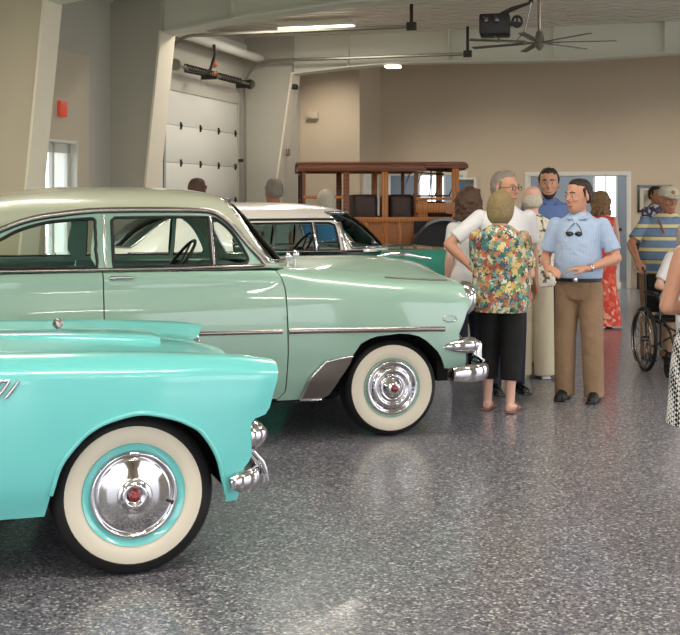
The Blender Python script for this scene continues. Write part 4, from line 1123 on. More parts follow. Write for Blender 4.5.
# ------------------------------------------------------------------ wooden depot wagon
M['wood_dark'] = ramp_mat('dark_varnished_wood', 'wave', 3, [(0, (104, 54, 26)), (.5, (134, 74, 36)), (1, (112, 60, 28))], .35, False, 'Z', dist=3)
M['wood'] = ramp_mat('golden_varnished_wood', 'wave', 4, [(0, (166, 100, 42)), (.5, (200, 128, 60)), (1, (176, 108, 48))], .35, False, 'X', dist=4)
M['wood_panel'] = ramp_mat('brown_wood_panel', 'wave', 5, [(0, (150, 86, 36)), (.5, (176, 106, 48)), (1, (156, 92, 40))], .4, False, 'Z', dist=3)
M['leather'] = mat('dark_brown_leather', (58, 38, 32), .45, noise=.25, nscale=12, bump=.2)
wg = empty('wooden_wagon', (.575, 17.8, 0), math.radians(4), 'varnished wooden open-sided antique depot wagon behind the cars', 'wagon')
rf = MB()
n = 8
for k in range(n):                                        # gently crowned roof
    y0, y1 = -.80+1.6*k/n, -.80+1.6*(k+1)/n
    z = lambda y: 2.10+.035*(1-(y/.8)**2)
    rf.add([(-1.22, y0, z(y0)), (1.18, y0, z(y0)), (1.18, y1, z(y1)), (-1.22, y1, z(y1)), (-1.22, y0, z(y0)+.03), (1.18, y0, z(y0)+.03), (1.18, y1, z(y1)+.03), (-1.22, y1, z(y1)+.03)], [(0, 3, 2, 1), (4, 5, 6, 7), (0, 1, 5, 4), (2, 3, 7, 6), (1, 2, 6, 5), (3, 0, 4, 7)])
rf.build('roof', M['wood_dark'], wg, 50)
for y in (-.80, .77): MB().rbox(-1.22, .60, y, y+.03, 2.005, 2.13, .006).rbox(.55, 1.20, y, y+.03, 2.05, 2.11, .006).build('roof_rail', M['wood_dark'], wg, 30)
for x in (-1.20, 1.14): MB().rbox(x, x+.03, -.77, .77, 2.03, 2.11, .006).build('roof_bow', M['wood_dark'], wg, 30)
for x in (-.6, 0, .5): MB().rbox(x-.02, x+.02, -.77, .77, 2.06, 2.10, .006).build('roof_bow', M['wood'], wg, 30)
for s_ in (-1, 1):
    for (x, w_, z0, mt) in ((-1.14, .022, 1.0, M['wood_dark']), (-.54, .042, .60, M['wood_dark']), (.01, .045, .60, M['wood']), (.45, .025, 1.3, M['wood_dark']), (1.02, .05, .60, M['wood'])):
        MB().rbox(x-w_, x+w_, s_*.76-.025, s_*.76+.025, z0, 2.06, .008).build('post', mt, wg, 30)
    MB().rbox(-.55, 1.07, s_*.75-.02, s_*.75+.02, .60, 1.31, .006).build('side_panel', M['wood_panel'], wg, 30)
    MB().rbox(-1.15, -.58, s_*.75-.02, s_*.75+.02, .60, 1.0, .006).build('front_door', M['wood_panel'], wg, 30)
    for (x0, x1, z0, z1) in ((-.58, 1.07, 1.28, 1.36), (-.58, 1.07, .60, .68), (.45, 1.07, 1.42, 1.56), (.45, 1.07, 1.60, 1.64), (-1.15, -.58, 1.62, 1.66), (-1.15, -.5, .98, 1.04)):
        MB().rbox(x0, x1, s_*.78-.015, s_*.78+.015, z0, z1, .006).build('side_rail', M['wood'], wg, 30)
    for x in (-.26, .22, .48, .72, .95): MB().rbox(x-.025, x+.025, s_*.78-.012, s_*.78+.012, .66, 1.30, .005).build('batten', M['wood'], wg, 30)
    MB().rbox(.45, .62, s_*.76-.02, s_*.76+.02, 1.34, 1.64, .006).build('corner_panel', M['wood'], wg, 30)
    # tilted side screen frame
    MB().tube([(.42, s_*.70, 1.66), (.56, s_*.70, 2.03), (1.08, s_*.70, 2.0), (.94, s_*.70, 1.66)], .014, 8, closed=True).tube([(.66, s_*.70, 1.66), (.68, s_*.70, 2.02)], .010, 8).build('side_screen', M['iron'], wg, 50)
    fd = MB(); pts = [(.82+.47*math.cos(a), .40+.50*math.sin(a)+.45) for a in np.linspace(.0, PI, 17)]; pin = [(.82+.43*math.cos(a), .40+.46*math.sin(a)+.45) for a in np.linspace(PI, 0, 17)]
    fd.prism(pts+pin, s_*.80-.02, s_*(1.02)) if s_ > 0 else fd.prism(pts+pin, -1.02, -.78)
    fd.build('rear_fender', M['black_gloss'], wg, 40)
    MB().box(.42, 1.22, min(s_*.785, s_*.80), max(s_*.785, s_*.80), .85, 1.30).build('fender_apron', M['black'], wg, sm=False)
    ff = MB(); pts = [(-1.95+.47*math.cos(a), .40+.50*math.sin(a)) for a in np.linspace(.0, PI, 17)]; pin = [(-1.95+.43*math.cos(a), .40+.46*math.sin(a)) for a in np.linspace(PI, 0, 17)]
    ff.prism(pts+pin, min(s_*.60, s_*.84), max(s_*.60, s_*.84)); ff.build('front_fender', M['black_gloss'], wg, 40)
    MB().rbox(-1.55, .38, min(s_*.62, s_*.88), max(s_*.62, s_*.88), .46, .49, .008).build('running_board', M['black'], wg, 30)
    for x in (-1.95, .82):
        t = MB(); t.tube([(x+.37*math.cos(a), s_*.72, .41+.37*math.sin(a)) for a in np.linspace(0, 2*PI, 33)[:-1]], .04, 8, closed=True)
        w = t.build('wheel', M['rubber'], wg, 50)
        sp = MB(); sp.tube([(x+.32*math.cos(a), s_*.72, .41+.32*math.sin(a)) for a in np.linspace(0, 2*PI, 33)[:-1]], .02, 8, closed=True).lathe([(.001, -.07), (.06, -.06), (.06, .06), (.001, .07)], axis_matrix((x, s_*.72, .41), (0, 1, 0)), 16)
        for k in range(12): a = k*PI/6; sp.tube([(x+.04*math.cos(a), s_*.72, .41+.04*math.sin(a)), (x+.32*math.cos(a), s_*.72, .41+.32*math.sin(a))], .013, 6)
        sp.build('wood_spokes', M['wood'], w, 50)
MB().box(-2.3, 1.15, -.42, .42, .50, .58).box(-1.2, 1.05, -.72, .72, .56, .62).tube([(.82, -.7, .41), (.82, .7, .41)], .03).tube([(-1.95, -.7, .41), (-1.95, .7, .41)], .03).build('chassis', M['black'], wg, sm=False)
MB().rbox(-2.25, -1.25, -.30, .30, .58, 1.08, .08, seg=3).build('hood', M['black_gloss'], wg, 40)
MB().rbox(-1.28, -1.14, -.62, .62, .58, 1.18, .04).build('cowl', M['black_gloss'], wg, 40)
MB().tube([(-1.16, -.6, 1.18), (-1.16, -.6, 1.98), (-1.16, .6, 1.98), (-1.16, .6, 1.18)], .015, 8, closed=True).tube([(-1.16, -.6, 1.6), (-1.16, .6, 1.6)], .010, 8).build('windshield_frame', M['iron'], wg, 50)
MB().rbox(1.03, 1.08, -.74, .74, .60, 1.40, .01).build('tailgate', M['wood_panel'], wg, 30)
for x in (-.46, .06):
    MB().rbox(x, x+.40, -.68, .68, .98, 1.18, .05, seg=3).rbox(x+.02, x+.38, -.69, .69, 1.22, 1.68, .06, seg=3).build('bench_seat', M['leather'], wg, 40)
MB().rbox(.55, .95, -.45, .60, 1.30, 1.58, .05).build('rear_seat', M['leather'], wg, 40)

# ------------------------------------------------------------------ people
def evaluated(me, voxel, sm_iter=6, factor=.5):
    o = bpy.data.objects.new('tmp', me); COL.objects.link(o)
    r = o.modifiers.new('r', 'REMESH'); r.mode = 'VOXEL'; r.voxel_size = voxel; r.use_smooth_shade = True
    if sm_iter:
        s = o.modifiers.new('s', 'SMOOTH'); s.factor = factor; s.iterations = sm_iter
    dg = bpy.context.evaluated_depsgraph_get(); dg.update()
    out = bpy.data.meshes.new_from_object(o.evaluated_get(dg))
    bpy.data.objects.remove(o)
    return out

def skinny(mb, name, m, parent, voxel=.008, it=6, ang=70):
    me = evaluated(mb.mesh('t', fix=False), voxel, it)
    me.materials.clear()
    bm = bmesh.new(); bm.from_mesh(me)                    # drop loose crumbs, keep the main shell
    seen = set(); best = []
    for v in bm.verts:
        if v in seen: continue
        comp = []; st_ = [v]; seen.add(v)
        while st_:
            a = st_.pop(); comp.append(a)
            for e in a.link_edges:
                b = e.other_vert(a)
                if b not in seen: seen.add(b); st_.append(b)
        best.append(comp)
    best.sort(key=len, reverse=True)
    for c in best[1:]:
        bmesh.ops.delete(bm, geom=c, context='VERTS')
    bm.to_mesh(me); bm.free()
    return link(name, me, m, parent, ang)

def limb(mb, a, b, r0, r1, c=None, k=6, seg=16):
    """tapered limb with rounded ends, optional bulge c"""
    a, b = Vector(a), Vector(b)
    pts = [a+(b-a)*i/k for i in range(k+1)]
    rs = [r0+(r1-r0)*i/k + (c or 0)*math.sin(PI*min(1, 1.6*i/k)) for i in range(k+1)]
    mb.tube(pts, rs, seg); mb.ball(a, r0, seg=16); mb.ball(b, r1, seg=16)

def hand(mb, w, d, n, side, curl=.5, sc=1.0):
    """w wrist, d pointing direction, n palm normal (palm faces n)"""
    w, d, n = Vector(w), Vector(d).normalized(), Vector(n)
    n = (n-d*n.dot(d)).normalized(); t = d.cross(n)*side      # towards the thumb
    for i in range(4):
        o = (i-1.5)*.021*sc
        root = w+d*(.092-.004*abs(i-1))*sc - t*o*1.0
        mb.tube([w - t*o*.45 + d*.0, w+d*.05*sc - t*o*.9, root], [.017*sc, .016*sc, .0125*sc], 8)
        L = (.072, .082, .076, .060)[i]*sc
        p = root; dd = d.copy(); r = .0092*sc
        for j, f in enumerate((.45, .32, .26)):
            dd = (dd*math.cos(curl*(.6+.25*j))+n*math.sin(curl*(.6+.25*j))).normalized() if j else (dd*math.cos(curl*.5)+n*math.sin(curl*.5)).normalized()
            q = p+dd*L*f
            mb.tube([p, q], [r, r*.93], 8); mb.ball(q, r*.93, seg=8); r *= .93; p = q
            dd = dd
    b0 = w+d*.025*sc+t*.020*sc; b1 = b0+(d*.55+t*.75+n*.35).normalized()*.042*sc; b2 = b1+(d*.9+t*.25+n*.35).normalized()*.034*sc; b3 = b2+(d*.95+n*.35-t*.05).normalized()*.026*sc
    mb.tube([b0, b1, b2, b3], [.017*sc, .013*sc, .0108*sc, .009*sc], 8); mb.ball(b3, .009*sc, seg=8)

HEADP = [(0, -.052, -.006, .018, .018), (0, -.045, .004, .032, .034), (0, -.030, .022, .047, .056), (0, -.014, .05, .058, .076), (0, -.006, .085, .066, .088), (0, .0, .12, .0735, .097), (0, .006, .150, .076, .1005), (0, .010, .178, .074, .098), (0, .012, .205, .062, .084), (0, .010, .226, .040, .056), (0, .008, .236, .012, .018)]

def person(name, label, xy, yaw, H, skin, arms=None, shirt=None, legs=None, hair=None, voxel=.0085, female=False, turn=0, tilt=0, lean=(0, 0), belly=0., feet=None, sleeves='short',
           sleeve_m=None, group=None, cat='person', shoe=None, glasses=None, brow=True, skirt=None, seated=False, seat_z=.50, hs=1.0, width=1.0, hem=None, neck=0):
    k = H/1.75
    root = empty(name, (xy[0], xy[1], 0), yaw, label, cat, group)
    sw = (.172 if female else .192)*width
    V = lambda x, y, z: Vector((x, y, z))*k
    L = lambda z: (lean[0]*max(z-.95, 0), lean[1]*max(z-.95, 0))    # trunk leans above the hips
    dz = 0 if not seated else (seat_z/k-.86)
    def T(x, y, z): l = L(z); return Vector(((x+l[0])*k, (y+l[1])*k, (z+dz)*k))
    def ring(cx, cy, z, rx, ry, inf=0): l = L(z); return ((cx+l[0])*k, (cy+l[1])*k, (z+dz)*k, rx*k*width+inf, ry*k+inf)
    by = -belly
    torso = [(0, .00, .80, .12, .10), (0, .0, .88, .168, .118), (0, by*.2, .96, .172 if female else .166, .118+belly*.35), (0, by*.5, 1.06, .142+belly*.5 if female else .152+belly*.5, .105+belly*.55), (0, by*.5, 1.16, .148+belly*.45, .108+belly*.5), (0, -.005+by*.2, 1.27, .162, .118+(.02 if female else 0)+belly*.15), (0, .0, 1.36, .176, .108), (0, .005, 1.415, .158, .088), (0, .010, 1.460, .092, .066), (0, .008, 1.50, .06, .058)]
    feet = feet or {1: (.10, 0), -1: (-.10, 0)}
    arms = arms or {}
    A = {}
    for s in (1, -1):
        sh = T(s*sw*.965, .005, 1.392)
        if s in arms and arms[s]:
            e, wv = arms[s][0], arms[s][1]
            el = Vector(e)*k+Vector((0, 0, dz*k)) if not isinstance(e, Vector) else e
            wr = Vector(wv)*k+Vector((0, 0, dz*k)) if not isinstance(wv, Vector) else wv
            hd = Vector(arms[s][2]) if len(arms[s]) > 2 else (wr-el)
            pn = Vector(arms[s][3]) if len(arms[s]) > 3 else Vector((-s, 0, 0))
            cu = arms[s][4] if len(arms[s]) > 4 else .5
        else:
            el = T(s*(sw+.035), .02, 1.13); wr = T(s*(sw+.04), -.03, .885); hd = Vector((0, -.12, -1)); pn = Vector((-s, 0, 0)); cu = .45
        A[s] = (sh, el, wr, hd, pn, cu)
    G = {}
    for s in (1, -1):
        if seated:
            G[s] = (T(s*.09, .0, .88), Vector((s*.11*k, -.42*k, (seat_z+.04))), Vector((s*.11*k, -.46*k, .16*k)))
        else:
            hip = T(s*.088, 0, .90); an = Vector((feet[s][0]*k, feet[s][1]*k, .075*k))
            kn = (hip+an)/2+Vector((s*.004, -.02*k, .02*k))
            G[s] = (hip, kn, an)
    # ---- body: one continuous surface
    b = MB()
    b.stack([ring(*r) for r in torso], 32)
    hp = T(0, .0, 1.472)+Vector((0, -.014*k, 0)); hc = hp
    Hm = Matrix.Translation(hc+Vector((0, 0, .02*k))) @ Matrix.Rotation(turn, 4, 'Z') @ Matrix.Rotation(tilt, 4, 'X') @ Matrix.Scale(k*hs*1.11, 4)
    b.tube([T(0, .02, 1.42), T(0, .014, 1.50), hc+Vector((0, .01*k, .07*k))], [.062*k, .056*k, .055*k], 16)
    b.stack(HEADP, 28, Hm)
    # nose, brow ridge, cheeks, lips, ears
    b.tube([Hm @ Vector(p) for p in ((0, -.094, .128), (0, -.106, .105), (0, -.116, .088), (0, -.100, .080))], [.008*k, .011*k, .014*k, .010*k], 8)
    b.ball(Hm @ Vector((0, -.090, .140)), .045*k, .012*k, .009*k)
    for s in (1, -1):
        b.ball(Hm @ Vector((s*.036, -.072, .090)), .022*k, .018*k, .020*k)
        b.ball(Hm @ Vector((s*.082, .006, .108)), .010*k, .018*k, .032*k)
    b.ball(Hm @ Vector((0, -.085, .045)), .024*k, .012*k, .010*k); b.ball(Hm @ Vector((0, -.070, .012)), .022*k, .016*k, .014*k)
    for s in (1, -1):
        sh, el, wr, hd, pn, cu = A[s]
        b.ball(sh, .053*k, seg=16)
        limb(b, sh, el, .050*k, .040*k, .004*k); limb(b, el, wr, .041*k, .026*k, .005*k)
        hand(b, wr+Vector(hd).normalized()*.005, hd, pn, s, cu, k*(.92 if female else 1.02))
        hip, kn, an = G[s]
        limb(b, hip, kn, .083*k, .054*k, .004); limb(b, kn, an, .055*k, .036*k, .008)
        fl = .155*k
        b.tube([an+Vector((0, .045*k, -.035*k)), an+Vector((0, .0, -.03*k)), an+Vector((s*.008, -.08*k, -.045*k)), an+Vector((s*.012, -fl, -.056*k))], [.030*k, .038*k, .036*k, .022*k], 12)
        b.ball(an+Vector((s*.012, -fl, -.055*k)), .036*k, .036*k, .019*k)
    body = skinny(b, 'body', skin, root, voxel, 4)
    # ---- eyes, brows, mouth
    for s in (1, -1):
        MB().ball(Hm @ Vector((s*.031, -.0885, .117)), .0105*k, .0070*k, .0058*k, 12).build('eye', M['eye_white'], root, 60)
        MB().ball(Hm @ Vector((s*.031, -.0975, .117)), .0058*k, .004*k, .0058*k, 10).build('iris', M['eye_dark'], root, 60)
        if brow: MB().tube([Hm @ Vector(p) for p in ((s*.012, -.104, .140), (s*.032, -.101, .146), (s*.050, -.086, .140))], [.004*k, .005*k, .003*k], 6).build('eyebrow', hair[1] if hair else M['hair_grey'], root, 60)
    MB().tube([Hm @ Vector(p) for p in ((-.024, -.090, .046), (0, -.0985, .044), (.024, -.090, .046))], [.002*k, .0045*k, .002*k], 6).build('lips', M['lips'], root, 60)
    # ---- clothes
    if shirt:
        m_ = shirt['m']; inf = shirt.get('inf', .016); hz = shirt.get('hem', .86)
        s_ = MB(); R = [r for r in torso if r[2] > hz+.03]
        i0 = np.interp(hz, [r[2] for r in torso], range(len(torso)))
        lo = tuple(np.interp(hz, [r[2] for r in torso], [r[j] for r in torso]) for j in range(5))
        fl_ = shirt.get('flare', 0)
        rr = [ring(*lo, inf=inf+fl_)]+[ring(*r, inf=inf+fl_*max(0, 1-(r[2]-hz)/.35)) for r in R[:-1]]
        last = R[-1]
        if shirt.get('collar', True): rr += [ring(last[0], last[1], last[2]-.005, last[3]+.004, last[4]+.004, inf=.008)]
        s_.stack(rr, 36)
        for s in (1, -1):
            if shirt.get('sleeve', 'short') == 'none': 
                s_.ball(A[s][0]*.98+T(0, .005, 1.41)*.02, .052*k, seg=14); continue
            sh, el, wr = A[s][:3]
            s_.ball(sh, .064*k, seg=18)
            end = sh.lerp(el, .78) if shirt.get('sleeve', 'short') == 'short' else el
            s_.tube([sh, sh.lerp(end, .5), end], [.064*k, .063*k, .065*k if end is not el else .055*k], 18)
            if shirt.get('sleeve') == 'long':
                s_.ball(el, .054*k); s_.tube([el, wr.lerp(el, .05)], [.053*k, .040*k], 16)
        o = skinny(s_, shirt.get('name', 'shirt'), m_, root, voxel, 3)
        if shirt.get('label'): o['label'] = shirt['label']
        if shirt.get('open_collar'):
            c = MB(); z = 1.475
            for s in (1, -1):
                c.add([T(0, .072, z+.03), T(s*.062, .02, z+.025), T(s*.072, -.045, z), T(s*.020, -.098, z-.045), T(s*.070, -.105, z-.035), T(s*.098, -.035, z-.025), T(s*.088, .035, z-.005), T(0, .098, z)],
                      [(0, 1, 6, 7), (1, 2, 5, 6), (2, 3, 4, 5)] if s > 0 else [(7, 6, 1, 0), (6, 5, 2, 1), (5, 4, 3, 2)])
            me = c.mesh('collar', fix=False); co_ = link('collar', me, m_, root, 60); md = co_.modifiers.new('s', 'SOLIDIFY'); md.thickness = .006; md.offset = 1
    if legs:
        p = MB(); wz = legs.get('waist', 1.03); inf = .011
        lo = lambda z: tuple(np.interp(z, [r[2] for r in torso], [r[j] for r in torso]) for j in range(5))
        p.stack([ring(*lo(z)[:2], z, *lo(z)[3:], inf=inf) for z in (.80, .83, .90, .96, wz)], 36)
        p.ball(T(0, 0, .815), .105*k, .105*k, .05*k)
        end = legs.get('end', .0)                      # 0 ankle .. 1 knee
        for s in (1, -1):
            hip, kn, an = G[s]
            a2 = an.lerp(kn, end)
            w0, w1, w2 = legs.get('w', (.097, .078, .070))
            q = kn+Vector((0, .0, 0))
            bottom = a2+Vector((0, .006, -.045*k if end == 0 else 0))
            if seated:
                p.ball(hip, w0*k); p.tube([hip, q], [w0*k, w1*k], 18); p.ball(q, w1*k); p.tube([q, bottom], [w1*k, w2*k], 18)
            else:
                p.ball(hip+Vector((0, 0, -.01)), w0*k); p.tube([hip, hip.lerp(q, .5), q, q.lerp(bottom, .6), bottom], [w0*k, (w0*.55+w1*.45)*k, w1*k, (w1*.4+w2*.6)*k, w2*k], 20)
        o = skinny(p, legs.get('name', 'trousers'), legs['m'], root, voxel, 3)
        if legs.get('belt'):
            lw = lo(wz-.012); bt = MB(); l0 = ring(*lw[:2], wz-.04, *lw[3:], inf=inf+.006); l1 = ring(*lw[:2], wz-.003, *lw[3:], inf=inf+.006)
            bt.stack([l0, l1], 40, sub=1); be = bt.build('belt', M['black'], root, 40)
            MB().rbox(-.022, .022, -.004, .004, -.017, .017, .003, M=Matrix.Translation(Vector((l0[0], l0[1]-l0[4]-.003, (l0[2]+l1[2])/2)))).build('belt_buckle', M['chrome'], be, 30)
    if skirt:
        q = MB(); q.stack([ring(0, 0, z, rx, ry, inf=0) for (z, rx, ry) in skirt['rings']], 40, sub=5)
        q.build(skirt.get('name', 'skirt'), skirt['m'], root, 50)
    for s in (1, -1):
        if not shoe: continue
        an = G[s][2]; fl = .165*k
        q = MB()
        if shoe['kind'] == 'shoe':
            q.tube([an+Vector((0, .062*k, -.047*k)), an+Vector((0, .03*k, -.038*k)), an+Vector((s*.004, -.03*k, -.026*k)), an+Vector((s*.010, -.10*k, -.044*k)), an+Vector((s*.014, -fl, -.052*k)), an+Vector((s*.014, -fl-.03*k, -.056*k))], [.024*k, .042*k, .046*k, .040*k, .038*k, .018*k], 16)
            q.rbox(-.044*k, .044*k, -fl-.045*k, .075*k, -.075*k+.001, -.055*k, .012, M=Matrix.Translation(an+Vector((s*.008, 0, 0))))
            sh_ = skinny(q, 'shoe', shoe['m'], root, .006, 3)
        else:
            q.rbox(-.042*k, .042*k, -fl-.05*k, .075*k, -.073*k, -.058*k, .010, M=Matrix.Translation(an+Vector((s*.008, 0, 0))))
            q.tube([an+Vector((s*.008-.042*k, -.09*k, -.06*k)), an+Vector((s*.008-.02*k, -.10*k, -.012*k)), an+Vector((s*.008+.02*k, -.10*k, -.012*k)), an+Vector((s*.008+.042*k, -.09*k, -.06*k))], .011*k, 8)
            q.tube([an+Vector((s*.008-.042*k, -.04*k, -.06*k)), an+Vector((s*.008, -.115*k, -.006*k)), an+Vector((s*.008+.042*k, -.13*k, -.06*k))], .009*k, 8)
            q.build('sandal', shoe['m'], root, 40)
    # ---- hair / cap
    if hair:
        kind, hm = hair[0], hair[1]
        h = MB()
        def hst(rings): h.stack(rings, 28, Hm)
        if kind == 'short':
            hst([(0, .040, .065, .060, .060), (0, .036, .10, .077, .078), (0, .036, .135, .078, .080), (0, .026, .172, .078, .090), (0, .013, .205, .068, .089), (0, .008, .232, .046, .066), (0, .008, .243, .014, .022)])
            rnd = random.Random(len(label))
            for _ in range(110):
                a = rnd.uniform(0, 2*PI); z = rnd.uniform(.10, .235)
                f_ = math.sqrt(max(.05, 1-((z-.13)/.112)**2)) if z > .13 else 1
                x, y = .076*math.cos(a)*f_, .010+.094*math.sin(a)*f_
                if y < -.03 and z < .178+.02*rnd.random() or (y < .01 and z < .14): continue
                h.ball(Hm @ Vector((x, y, z)), rnd.uniform(.010, .017)*k, seg=8)
            for s in (1, -1): h.tube([Hm @ Vector(q_) for q_ in ((s*.074, -.022, .170), (s*.076, -.016, .135), (s*.074, -.012, .105))], [.014*k, .010*k, .005*k], 8)
        elif kind == 'bald':
            hst([(0, .056, .055, .055, .044), (0, .052, .09, .080, .062), (0, .050, .125, .0815, .062), (0, .058, .150, .070, .054)])
        elif kind == 'bob':
            hst([(0, .040, .010, .060, .055), (0, .036, .045, .086, .080), (0, .030, .09, .098, .094), (0, .024, .14, .100, .104), (0, .012, .185, .092, .110), (0, .006, .222, .070, .092), (0, .004, .250, .040, .056), (0, .004, .260, .010, .016)])
        elif kind == 'curly':
            hst([(0, .045, -.03, .075, .06), (0, .040, .03, .105, .085), (0, .034, .10, .112, .100), (0, .026, .16, .108, .112), (0, .012, .21, .092, .108), (0, .006, .245, .060, .078), (0, .006, .262, .014, .02)])
            rnd = random.Random(len(label))
            for _ in range(70):
                a = rnd.uniform(0, 2*PI); z = rnd.uniform(-.03, .23)
                x, y = .105*math.cos(a), .030+.098*math.sin(a)
                if y < -.02 and z < .19: continue
                f_ = 1 if z < .17 else .8
                h.ball(Hm @ Vector((x*f_, y*f_, z)), .024*k, seg=8)
        elif kind == 'cap':
            hst([(0, .040, .075, .064, .062), (0, .034, .11, .080, .080), (0, .030, .14, .082, .086)])
            skinny(h, 'hair', hair[2], root, .007, 2)
            h = MB(); hst([(0, .008, .150, .087, .106), (0, .008, .18, .088, .108), (0, .008, .215, .078, .096), (0, .008, .238, .052, .064), (0, .008, .248, .012, .016)])
            h.tube([Hm @ Vector(p) for p in ((-.066, -.07, .158), (-.05, -.145, .150), (0, -.172, .148), (.05, -.145, .150), (.066, -.07, .158))], [.012*k, .010*k, .009*k, .010*k, .012*k], 10)
            h.tube([Hm @ Vector(p) for p in ((-.03, -.08, .158), (-.02, -.15, .150), (.02, -.15, .150), (.03, -.08, .158))], [.022*k, .014*k, .014*k, .022*k], 10)
        nm = 'cap' if kind == 'cap' else 'hair'
        skinny(h, nm, hm, root, .007, 2)
        if kind == 'cap': MB().ball(Hm @ Vector((0, -.100, .195)), .022*k, .006*k, .020*k).build('cap_badge', M['dull_gold'], root, 50)
    if hair and len(hair) > 2 and hair[0] == 'short' and hair[2] == 'beard':
        q = MB(); q.stack([(0, -.052, -.010, .022, .022), (0, -.044, .006, .038, .040), (0, -.026, .028, .052, .060), (0, -.004, .055, .064, .074)], 24, Hm); bd = skinny(q, 'beard', hm, root, .006, 2)
    if glasses:
        g = MB(); m_ = M['black'] if glasses == 'dark' else M['iron']
        for s in (1, -1):
            g.tube([Hm @ Vector((s*.033+.022*math.cos(a), -.110, .118+.016*math.sin(a))) for a in np.linspace(0, 2*PI, 17)[:-1]], .0022*k, 6, closed=True)
            g.tube([Hm @ Vector((s*.055, -.108, .122)), Hm @ Vector((s*.080, -.04, .122)), Hm @ Vector((s*.082, .01, .118))], .0022*k, 6)
        g.tube([Hm @ Vector((-.011, -.110, .12)), Hm @ Vector((.011, -.110, .12))], .0022*k, 6)
        g.build('glasses', m_, root, 50)
    return root, dict(T=T, A=A, Hm=Hm, k=k, G=G)

M['eye_white'] = mat('eye_white', (225, 220, 212), .3); M['eye_dark'] = mat('eye_dark', (48, 34, 26), .2); M['lips'] = mat('lips', (160, 84, 76), .5)
M['hair_grey'] = mat('grey_hair', (138, 128, 118), .7, noise=.3, nscale=60, bump=.3); M['hair_dark'] = mat('dark_hair', (40, 26, 20), .6, noise=.3, nscale=60, bump=.3)
M['hair_brown'] = mat('brown_hair', (84, 58, 44), .6, noise=.35, nscale=40, bump=.3); M['hair_olive'] = mat('ash_blond_hair', (132, 112, 76), .65, noise=.28, nscale=50, bump=.3)
M['hair_blond'] = mat('dark_blond_hair', (140, 110, 78), .65, noise=.3, nscale=50, bump=.3); M['hair_white'] = mat('white_hair', (204, 194, 178), .7, noise=.2, nscale=50, bump=.3)
M['dull_gold'] = mat('dull_gold', (150, 116, 60), .4, .5)
M['polo_blue'] = ramp_mat('pale_blue_stripe_knit', 'wave', 14, [(0, (158, 180, 212)), (.5, (186, 202, 226)), (1, (158, 180, 212))], .8, False, 'X')
M['khaki'] = mat('khaki_cotton', (146, 118, 92), .85, noise=.12, nscale=8, bump=.5)
M['black_cloth'] = mat('black_cloth', (12, 11, 13), .85, noise=.2, nscale=10, bump=.2)
M['white_cloth'] = mat('white_cotton', (232, 230, 232), .85, noise=.04, nscale=6, bump=.2)
M['cream_cloth'] = mat('cream_trousers', (206, 194, 168), .85, noise=.06, nscale=8, bump=.2)
M['navy_cloth'] = mat('navy_cloth', (30, 34, 56), .85, noise=.15, nscale=10, bump=.2)
M['blue_shirt'] = mat('mid_blue_cotton', (98, 122, 176), .8, noise=.08, nscale=8, bump=.2)
M['sky_shirt'] = mat('sky_blue_cotton', (70, 130, 180), .8, noise=.08, nscale=8, bump=.2)
M['floral'] = ramp_mat('multicolour_floral', 'voronoi', 30, [(0, (206, 190, 132)), (.12, (190, 104, 76)), (.24, (84, 128, 92)), (.36, (214, 206, 188)), (.46, (60, 96, 112)), (.56, (190, 156, 88)), (.66, (112, 156, 152)), (.78, (150, 72, 66)), (.85, (50, 66, 62))], .8, True, warp=.09)
M['palm_print'] = ramp_mat('cream_palm_print', 'noise', 16, [(0, (80, 82, 74)), (.40, (146, 138, 116)), (.44, (228, 220, 202)), (.60, (224, 214, 194)), (.64, (198, 180, 128))], .85, True, detail=4)
M['coral_dress'] = ramp_mat('coral_print', 'voronoi', 22, [(0, (226, 78, 58)), (.6, (238, 112, 88)), (.85, (246, 176, 150))], .8, True)
M['stripes'] = ramp_mat('blue_yellow_stripes', 'wave', 1.35, [(0, (104, 128, 156)), (.22, (186, 182, 172)), (.30, (214, 198, 140)), (.60, (206, 190, 132)), (.68, (92, 96, 112)), (.80, (104, 132, 164))], .8, True, 'Z')
M['plaid'] = ramp_mat('dark_plaid', 'voronoi', 26, [(0, (60, 66, 96)), (.5, (190, 186, 190)), (.7, (80, 70, 90))], .8, True)
def checks():
    m, nt, b = new_mat('black_white_check'); tc = nt.nodes.new('ShaderNodeTexCoord'); c = nt.nodes.new('ShaderNodeTexChecker'); c.inputs['Scale'].default_value = 62
    mp = nt.nodes.new('ShaderNodeMapping'); mp.inputs['Rotation'].default_value = (0, .785, .0); nt.links.new(tc.outputs['Object'], mp.inputs['Vector']); nt.links.new(mp.outputs['Vector'], c.inputs['Vector'])
    c.inputs['Color1'].default_value = srgb(226, 224, 224); c.inputs['Color2'].default_value = srgb(26, 26, 34)
    nt.links.new(c.outputs['Color'], b.inputs['Base Color']); b.inputs['Roughness'].default_value = .85; return m
M['checks'] = checks()

rd = math.radians
